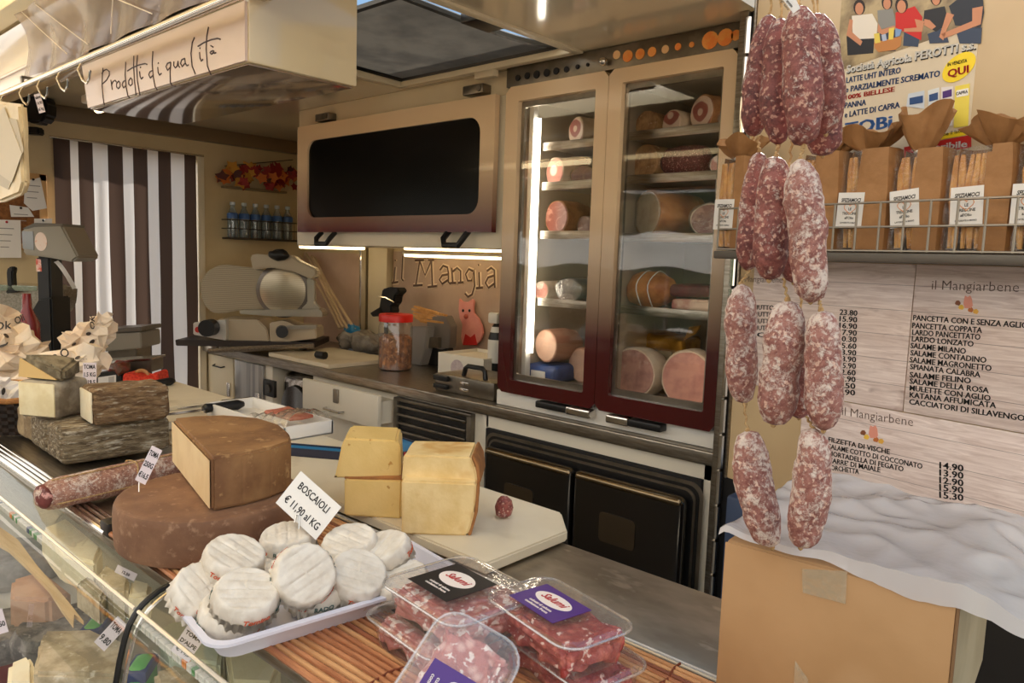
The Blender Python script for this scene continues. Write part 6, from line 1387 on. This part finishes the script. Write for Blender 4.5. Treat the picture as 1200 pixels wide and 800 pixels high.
# clear plastic curtain bunched on the beam
t = thing('clear_rain_curtain', 'clear plastic rain curtain bunched up along the header beam', 'plastic curtain', (-1.9, .72, 2.2))
CC_ = glass('rain_film', refl=.10, rough=.16, haze=.72, hazec=(190, 166, 152), bmp=.5, bscale=8)
obj('film', B().grid(lambda u, v: V((-2.72+1.32*u+.12*math.sin(v*3), .733-.010*abs(math.sin(u*17+v*2))-.012*v, 2.108+.19*v)), 90, 10, thick=.001), CC_, t)
b = B()
for x0, z0, x1, z1 in ((-2.62, 2.29, -2.25, 2.115), (-2.5, 2.29, -2.1, 2.115), (-1.95, 2.115, -1.9, 2.29), (-2.2, 2.29, -1.72, 2.118), (-1.8, 2.29, -1.5, 2.15)): b.tube([(x0, .711, z0), ((x0+x1)/2, .709, (z0+z1)/2), (x1, .711, z1)], .0016, 5)
obj('crease', b, mat('film_fold', (240, 228, 214), rough=.25), t)
# tube lamp on the inner side of the header
t = thing('tube_lamp', 'bright tube lamp behind the header beam beside the sign', 'lamp', (-2.9, 1.0, 2.14))
obj('tube', B().cyl((-3.05, 1.06, 2.115), (-2.3, 1.06, 2.115), .014, n=14), mat('lamp_glow', (255, 226, 176), emit=TUBE), t)
obj('housing', B().bb((-3.1, 1.02, 2.135), (-2.24, 1.10, 2.165), .006), WHITE, t)
for x in (-3.0, -2.35): obj('bracket', B().bb((x-.01, 1.05, 2.16), (x+.01, 1.07, 2.31)), DSTEEL, t)
# plastic bag of papers on the first hook, and a paper tag on the third
t = thing('paper_bag', 'pale plastic bag of papers hanging from the rail at the left', 'bag', ony(10, 120, HY-.02))
m = fr((0, HY-.025, 0)); P = [loc2(m, *q) for q in ((-30, 112), (8, 120), (27, 122), (29, 150), (29, 172), (31, 215), (27, 228), (5, 237), (-30, 238))]
obj('bag', B().poly(P, m, .022, z0=-.011, bev=.008), mat('bag_cream', (238, 222, 186), (226, 206, 164), rough=.45, scale=10, bmp=.3, bscale=20), t)
for k, q in enumerate(([(-20, 130), (20, 140), (28, 176), (10, 222), (-25, 205)], [(-20, 150), (5, 125), (26, 180), (14, 214), (-20, 190)])):
    mm_ = off(m, .0125+.002*k); obj('paper', B().poly([loc2(mm_, *z) for z in q], mm_, .001), mat('bag_paper%d' % k, ((206, 196, 176), (222, 212, 192))[k], rough=.7), t)
slip('price_slip', 'small price slip hanging from a hook beside the sign', ((45, 110), (52, 108), (52, 131), (46, 133)), (ony(48, 110, HY-.012)-CAM).dot(fw), ['salame', '14.90', 'al kg'], .22)

# ================================================================ LEFT END OF THE COUNTER
# weighing scale
SDp = 2.75; t = thing('weighing_scale', 'grey shop scale display on a thick black post', 'scale', (pt(45, 440, SDp).x, pt(45, 440, SDp).y, DZ))
FSC = fr(pt(60, 300, SDp), r0); GRY = mat('scale_grey', (150, 142, 128), rough=.35, metal=.4)
sc_ = [(25, 268), (40, 264), (72, 263), (92, 301), (84, 307), (58, 302), (27, 298)]
obj('display_head', fpoly(FSC, sc_, .14, .07, .006), GRY, t)
obj('head_top', fpoly(FSC, [(25, 268), (40, 261), (73, 262), (74, 266), (58, 267.5)], .14, .068, .002), mat('scale_dark', (104, 98, 88), rough=.4), t)
mm_ = off(FSC, .0705); obj('screen', B().poly([loc2(mm_, *q) for q in ((26, 271), (39, 271), (40, 293), (27, 291))], mm_, .002), mat('scale_screen', (126, 128, 128), rough=.15, coat=1), t)
u, v = loc2(mm_, 48, 283); obj('round_sticker', B().lathe([(0, 0), (.022, 0), (.022, .001), (0, .001)], 24, m=mm_ @ Matrix.Translation((u, v, 0)), ay=1.5), mat('sticker_cream', (226, 206, 190), (222, 170, 140), rough=.5, scale=50, lo=.55, hi=.65), t)
PB_ = mat('post_black', (34, 33, 34), rough=.45)
obj('post', fpoly(FSC, [(42, 300), (58, 300), (60, 355), (62, 410), (47, 408), (44, 355)], .08, .035, .006), PB_, t)
obj('base_block', fpoly(FSC, [(45, 350), (60, 348), (62, 412), (60, 452), (45, 452), (36, 385), (32, 372), (38, 362)], .12, .05, .006), BLACK, t)
mm_ = off(FSC, .0355); obj('red_label', B().poly([loc2(mm_, *q) for q in ((42, 303), (48, 304), (49, 318), (43, 318))], mm_, .001), mat('label_red', (210, 90, 70), (240, 226, 210), rough=.5, scale=60), t)
obj('receipt', B().grid(lambda u_, v_: pt(63+22*u_**.8+5*v_, 307+32*u_-2*v_, SDp-.02-.02*math.sin(u_*4)), 10, 3, thick=.0008), PAPER, t)
t = thing('steel_plate_stand', 'upright pale steel sheet right of the scale post', 'sheet', pt(67, 400, 2.8)); obj('sheet', fpoly(fr(pt(66, 350, 2.8), r0), [(60, 325), (71, 325), (76, 390), (76, 450), (62, 450)], .01, 0, .001), mat('sheet_alu', (206, 202, 196), rough=.35, metal=.4), t)
# slicer-like machine with black handle at the far left
t = thing('press_machine', 'steel machine with an upright black handle left of the scale', 'machine', pt(15, 380, 3.0)); Fp = fr(pt(15, 350, 3.0), r0)
obj('body', fpoly(Fp, [(-20, 334), (50, 338), (50, 346), (48, 362), (40, 372), (-20, 372)], .25, 0, .01), STEEL, t)
obj('lower_body', fpoly(Fp, [(-20, 372), (40, 372), (40, 460), (-20, 460)], .25, -.02, .01), DSTEEL, t)
obj('handle', fpoly(Fp, [(7, 318), (9, 313), (14, 312), (16, 316), (14, 319), (15, 336), (20, 342), (6, 344), (8, 336)], .03, .03, .004), BLACK, t)
obj('top_plate', fpoly(Fp, [(-20, 333), (44, 335), (44, 341), (-20, 340)], .2, .03, .003), CHROME, t)
# grey steel unit by the curtain
t = thing('steel_case', 'low grey steel case on a pedestal in front of the curtain', 'case', pt(145, 400, 2.9)); Fp = fr(pt(145, 400, 2.9), r0)
obj('body', fpoly(Fp, [(122, 391), (165, 389), (166, 408), (122, 412)], .16, 0, .004), GRY, t)
obj('lid', fpoly(Fp, [(118, 386), (165, 383), (166, 388), (118, 391)], .17, .01, .003), mat('case_lid', (110, 102, 92), rough=.3, metal=.5), t)
obj('stem', fpoly(Fp, [(126, 411), (160, 408), (160, 735), (126, 735)], .12, -.03, .003), DSTEEL, t)
# steel tray, tape roll, red box, black label box
DP = 2.42; Fp = fr(pt(150, 440, DP), r0)
t = thing('red_box', 'bright red patterned box holding a roll of tape', 'box', pt(165, 452, DP))
obj('box', fpoly(Fp, [(144, 439), (147, 437), (170, 442), (182, 436), (185, 437), (187, 449), (143, 457)], .07, .02, .002), mat('red_pattern', (206, 40, 24), (226, 70, 44), rough=.5, scale=120, kind='vor'), t)
mm_ = off(Fp, -.02); u, v = loc2(mm_, 166, 439); t = thing('tape_roll', 'roll of brown tape standing in the red box', 'tape', mm_ @ V((u, v, 0)))
obj('roll', B().tube([mm_ @ V((u+.020*math.cos(R(k*15)), v+.014*math.sin(R(k*15)), .0)) for k in range(25)], .006, 8), mat('tape_brown', (190, 140, 86), rough=.35), t)
t = thing('black_box', 'black box with a white label behind the cheeses', 'box', pt(130, 450, DP))
obj('box', fpoly(Fp, [(113, 437), (143, 434), (143, 457), (113, 462)], .06, .0, .002), BLACK, t)
mm_ = off(Fp, .001); obj('label', B().poly([loc2(mm_, *q) for q in ((115, 442), (136, 439), (136, 449), (115, 452))], mm_, .0008), PAPER, t)
obj('code_mark', B().poly([loc2(mm_, *q) for q in ((127.5, 441.5), (134, 440.5), (134, 447.5), (127.5, 448.5))], off(mm_, .0009), .0005), mat('code_grey', (190, 186, 182), rough=.6), t)
t = thing('steel_pan', 'shallow steel pan behind the red box', 'pan', pt(160, 430, DP+.1)); Fq = fr(pt(160, 430, DP+.1), r0)
obj('pan', fpoly(Fq, [(150, 423), (177, 420), (177, 436), (150, 440)], .09, 0, .002), DSTEEL, t)
obj('rim', fpoly(Fq, [(112, 424), (178, 419.5), (178, 422), (112, 427)], .10, .003, .001), CHROME, t)
t = thing('red_packet', 'dark red packet lying in front of the steel pan', 'packet', pt(140, 432, DP+.05)); b = B(); q = pt(140, 431, DP+.03); b.sph(q, (.05, .03, .022), 3).disp(.01, 40, 3); obj('wrapper', b, mat('packet_red', (130, 40, 34), (90, 60, 40), rough=.4, scale=40), t)
# wicker basket with paper bags
wbk = V((-2.22, .56, DZ+.001)); t = thing('wicker_basket', 'dark wicker basket at the left end of the counter', 'basket', wbk)
def wick(u, v):
    a = u*2*math.pi; r_ = .13+.02*v+.004*math.sin(a*24+(math.pi if int(v*9) % 2 else 0)); return V((wbk.x+r_*math.cos(a), wbk.y+r_*.75*math.sin(a), wbk.z+.085*v))
obj('weave', B().grid(wick, 96, 9, thick=.004), mat('wicker_dark', (70, 52, 40), (44, 34, 28), rough=.6, scale=60), t)
obj('rim', B().tube([(wbk.x+(.152)*math.cos(a*.2618), wbk.y+.152*.75*math.sin(a*.2618), wbk.z+.088+.003*(a % 2)) for a in range(25)], .007, 8), mat('wicker_tan', (196, 140, 72), (150, 100, 50), rough=.6, scale=50), t)
BAGP = mat('bag_paper', (240, 226, 206), (230, 206, 178), rough=.65, scale=8, bmp=.5, bscale=22, bd=.01)
BAGW = mat('bag_tissue', (240, 236, 232), (226, 218, 214), rough=.6, scale=8, bmp=.6, bscale=26, bd=.01)
DOT = mat('print_grey', (66, 58, 54), rough=.7)
def crumple(label, pts, d, m_, dth, seed, amp=.02, prints=(), texts=()):
    """crumpled bag whose outline is pts at depth d, dth deep"""
    Fq = fr(pt(*pts[0], d), r0, up); P = [V(loc2(Fq, *q)) for q in pts]; c = sum(P, V((0, 0)))/len(P)
    t = thing('paper_bag', label, 'bag', Fq @ V((c.x, c.y, 0)), 0, 'printed paper bags at the left')
    n_ = 24; per = []; rj = random.Random(seed)
    tot = []
    for i in range(n_):
        f = i/n_*len(P); k = int(f); w_ = f-k; per.append(P[k].lerp(P[(k+1) % len(P)], w_))
    def f_(u, v):
        p = per[int(round(u*n_)) % n_]; th = (v-.5)*math.pi; s_ = math.cos(th)**.6 if abs(th) < 1.57 else 0
        q = c+(p-c)*s_; return Fq @ V((q.x, q.y, dth*math.sin(th)))
    b = B().grid(f_, n_, 9); bmesh.ops.remove_doubles(b.bm, verts=b.bm.verts, dist=1e-5); bmesh.ops.triangulate(b.bm, faces=b.bm.faces[:]); b.bm.normal_update()
    for v_ in b.bm.verts: v_.co += v_.normal*rj.uniform(-1, 1)*amp*1.25+V((rj.uniform(-1, 1), rj.uniform(-1, 1), rj.uniform(-1, 1)))*amp*.5
    bmesh.ops.subdivide_edges(b.bm, edges=b.bm.edges[:], cuts=1, use_grid_fill=True); b.disp(amp*.18, 60, seed, 2)
    bmesh.ops.recalc_face_normals(b.bm, faces=b.bm.faces)
    from mathutils.bvhtree import BVHTree
    tree = BVHTree.FromBMesh(b.bm); obj('paper', b, m_, t, ang=16)
    def snap(px, py):
        d_ = ray(px, py).normalized(); h = tree.ray_cast(CAM, d_); return (h[0], h[1]) if h[0] else (None, None)
    for x, y, r_ in prints:
        p, n2 = snap(x, y)
        if p is None: continue
        if n2.dot(CAM-p) < 0: n2 = -n2
        ex = n2.orthogonal().normalized(); obj('printed_olive', B().lathe([(0, 0), (r_, 0), (r_*.9, .001), (0, .0012)], 14, m=fr(p+n2*.004, ex, n2.cross(ex)), ay=.75), DOT, t)
    for s_, x, y, a, sz in texts:
        p, n2 = snap(x, y)
        if p is None: continue
        if n2.dot(CAM-p) < 0: n2 = -n2
        ex = V(r0)*math.cos(R(a))+up*math.sin(R(a)); ex = (ex-n2*ex.dot(n2)).normalized()
        b = B(); textb(b, s_, fr(p+n2*.008, ex, n2.cross(ex)), sz, .0003, .01, 'CENTER', 1, .2); obj('print', b, DOT, t)
    return t
crumple('large printed paper bag rising at the far left edge', [(-30, 372), (2, 361), (10, 378), (32, 390), (48, 408), (55, 425), (30, 448), (0, 455), (-30, 455)], 2.35, BAGP, .08, 2, .018, [(5, 405, .015), (6, 394, .010), (34, 372, .012)], [('Ok', 3, 386, 10, .035), ('Oli', 22, 378, 20, .03)])
crumple('printed paper bag lying diagonally across the pile', [(20, 455), (30, 432), (60, 415), (100, 403), (128, 410), (122, 428), (104, 446), (84, 462), (50, 478), (28, 476)], 2.12, BAGP, .05, 5, .014, [(66, 436, .014), (85, 430, .017), (92, 420, .008), (64, 418, .008)], [('OLIO', 76, 424, 75, .032), ('ok', 96, 424, 50, .026)])
crumple('printed paper bag with crumpled top standing by the scale', [(72, 412), (82, 396), (100, 384), (116, 370), (124, 368), (129, 380), (126, 400), (112, 416), (92, 422)], 2.30, BAGP, .05, 8, .016, [(104, 390, .008), (107, 400, .009), (112, 410, .010), (86, 402, .007)], [('OK', 108, 379, 40, .03)])
crumple('white tissue bag in front of the pile at the left edge', [(-30, 440), (4, 446), (20, 458), (30, 474), (20, 482), (-10, 484), (-30, 482)], 1.98, BAGW, .05, 11, .012, [(2, 458, .012)], [])
t = thing('dark_bottle', 'dark red bottle between the bags and the scale', 'bottle', pt(33, 392, 2.55)); p = pt(33, 392, 2.55)
obj('bottle', B().lathe([(0, 0), (.035, 0), (.037, .01), (.037, .20), (.015, .25), (.013, .30), (0, .30)], 20, m=Matrix.Translation((p.x, p.y, DZ+.0))), mat('bottle_red', (120, 30, 28), rough=.2), t)

# ================================================================ MARKET STREET BEHIND THE CAMERA (seen only as reflections)
t = thing('market_stall', 'white awning stall across the street, mirrored in the fridge glass', 'stall', (-5.5, -5.2, 0))
obj('awning', B().grid(lambda u, v: V((-11+9*u, -4.2-2.2*v, 1.55+.55*v+.04*math.sin(u*40))), 60, 6, thick=.01), mat('awning_white', (245, 242, 236), rough=.8), t)
for x in (-10.8, -8, -5, -2.2): obj('pole', B().cyl((x, -4.3, 0), (x, -4.3, 1.6), .03), STEEL, t)
obj('table', B().bb((-10.6, -4.2, .0), (-2.4, -3.5, .08), .01), mat('table_wood', (120, 84, 56), rough=.7), t)
rnd = random.Random(1); t = thing('fruit_display', 'sloping display of oranges on the stall across the street', 'fruit', (-6, -3.85, .085))
b = B()
for i in range(420):
    y = rnd.uniform(-4.15, -3.55); r_ = rnd.uniform(.035, .055); b.sph((rnd.uniform(-9.4, -2.6), y, .085+r_+(-3.55-y)*.38), r_, 2)
obj('oranges', b, mat('orange_fruit', (240, 120, 30), (226, 170, 60), rough=.5, scale=3), t, kind='stuff')
t = thing('backdrop', 'dark hedge added unseen behind the stall to block the low sky from reflections', 'backdrop', (-6, -11, 0))  # dark foliage put behind the stall to keep bright sky out of reflections
b = B().grid(lambda u, v: V((-40+60*u, -11-.8*math.sin(v*3.14)-2*v, 4.2*v)), 120, 14); b.disp(.6, .9, 3, 4); obj('backdrop_foliage', b, mat('backdrop_green', (52, 60, 36), (28, 34, 20), rough=.9, scale=2), t)
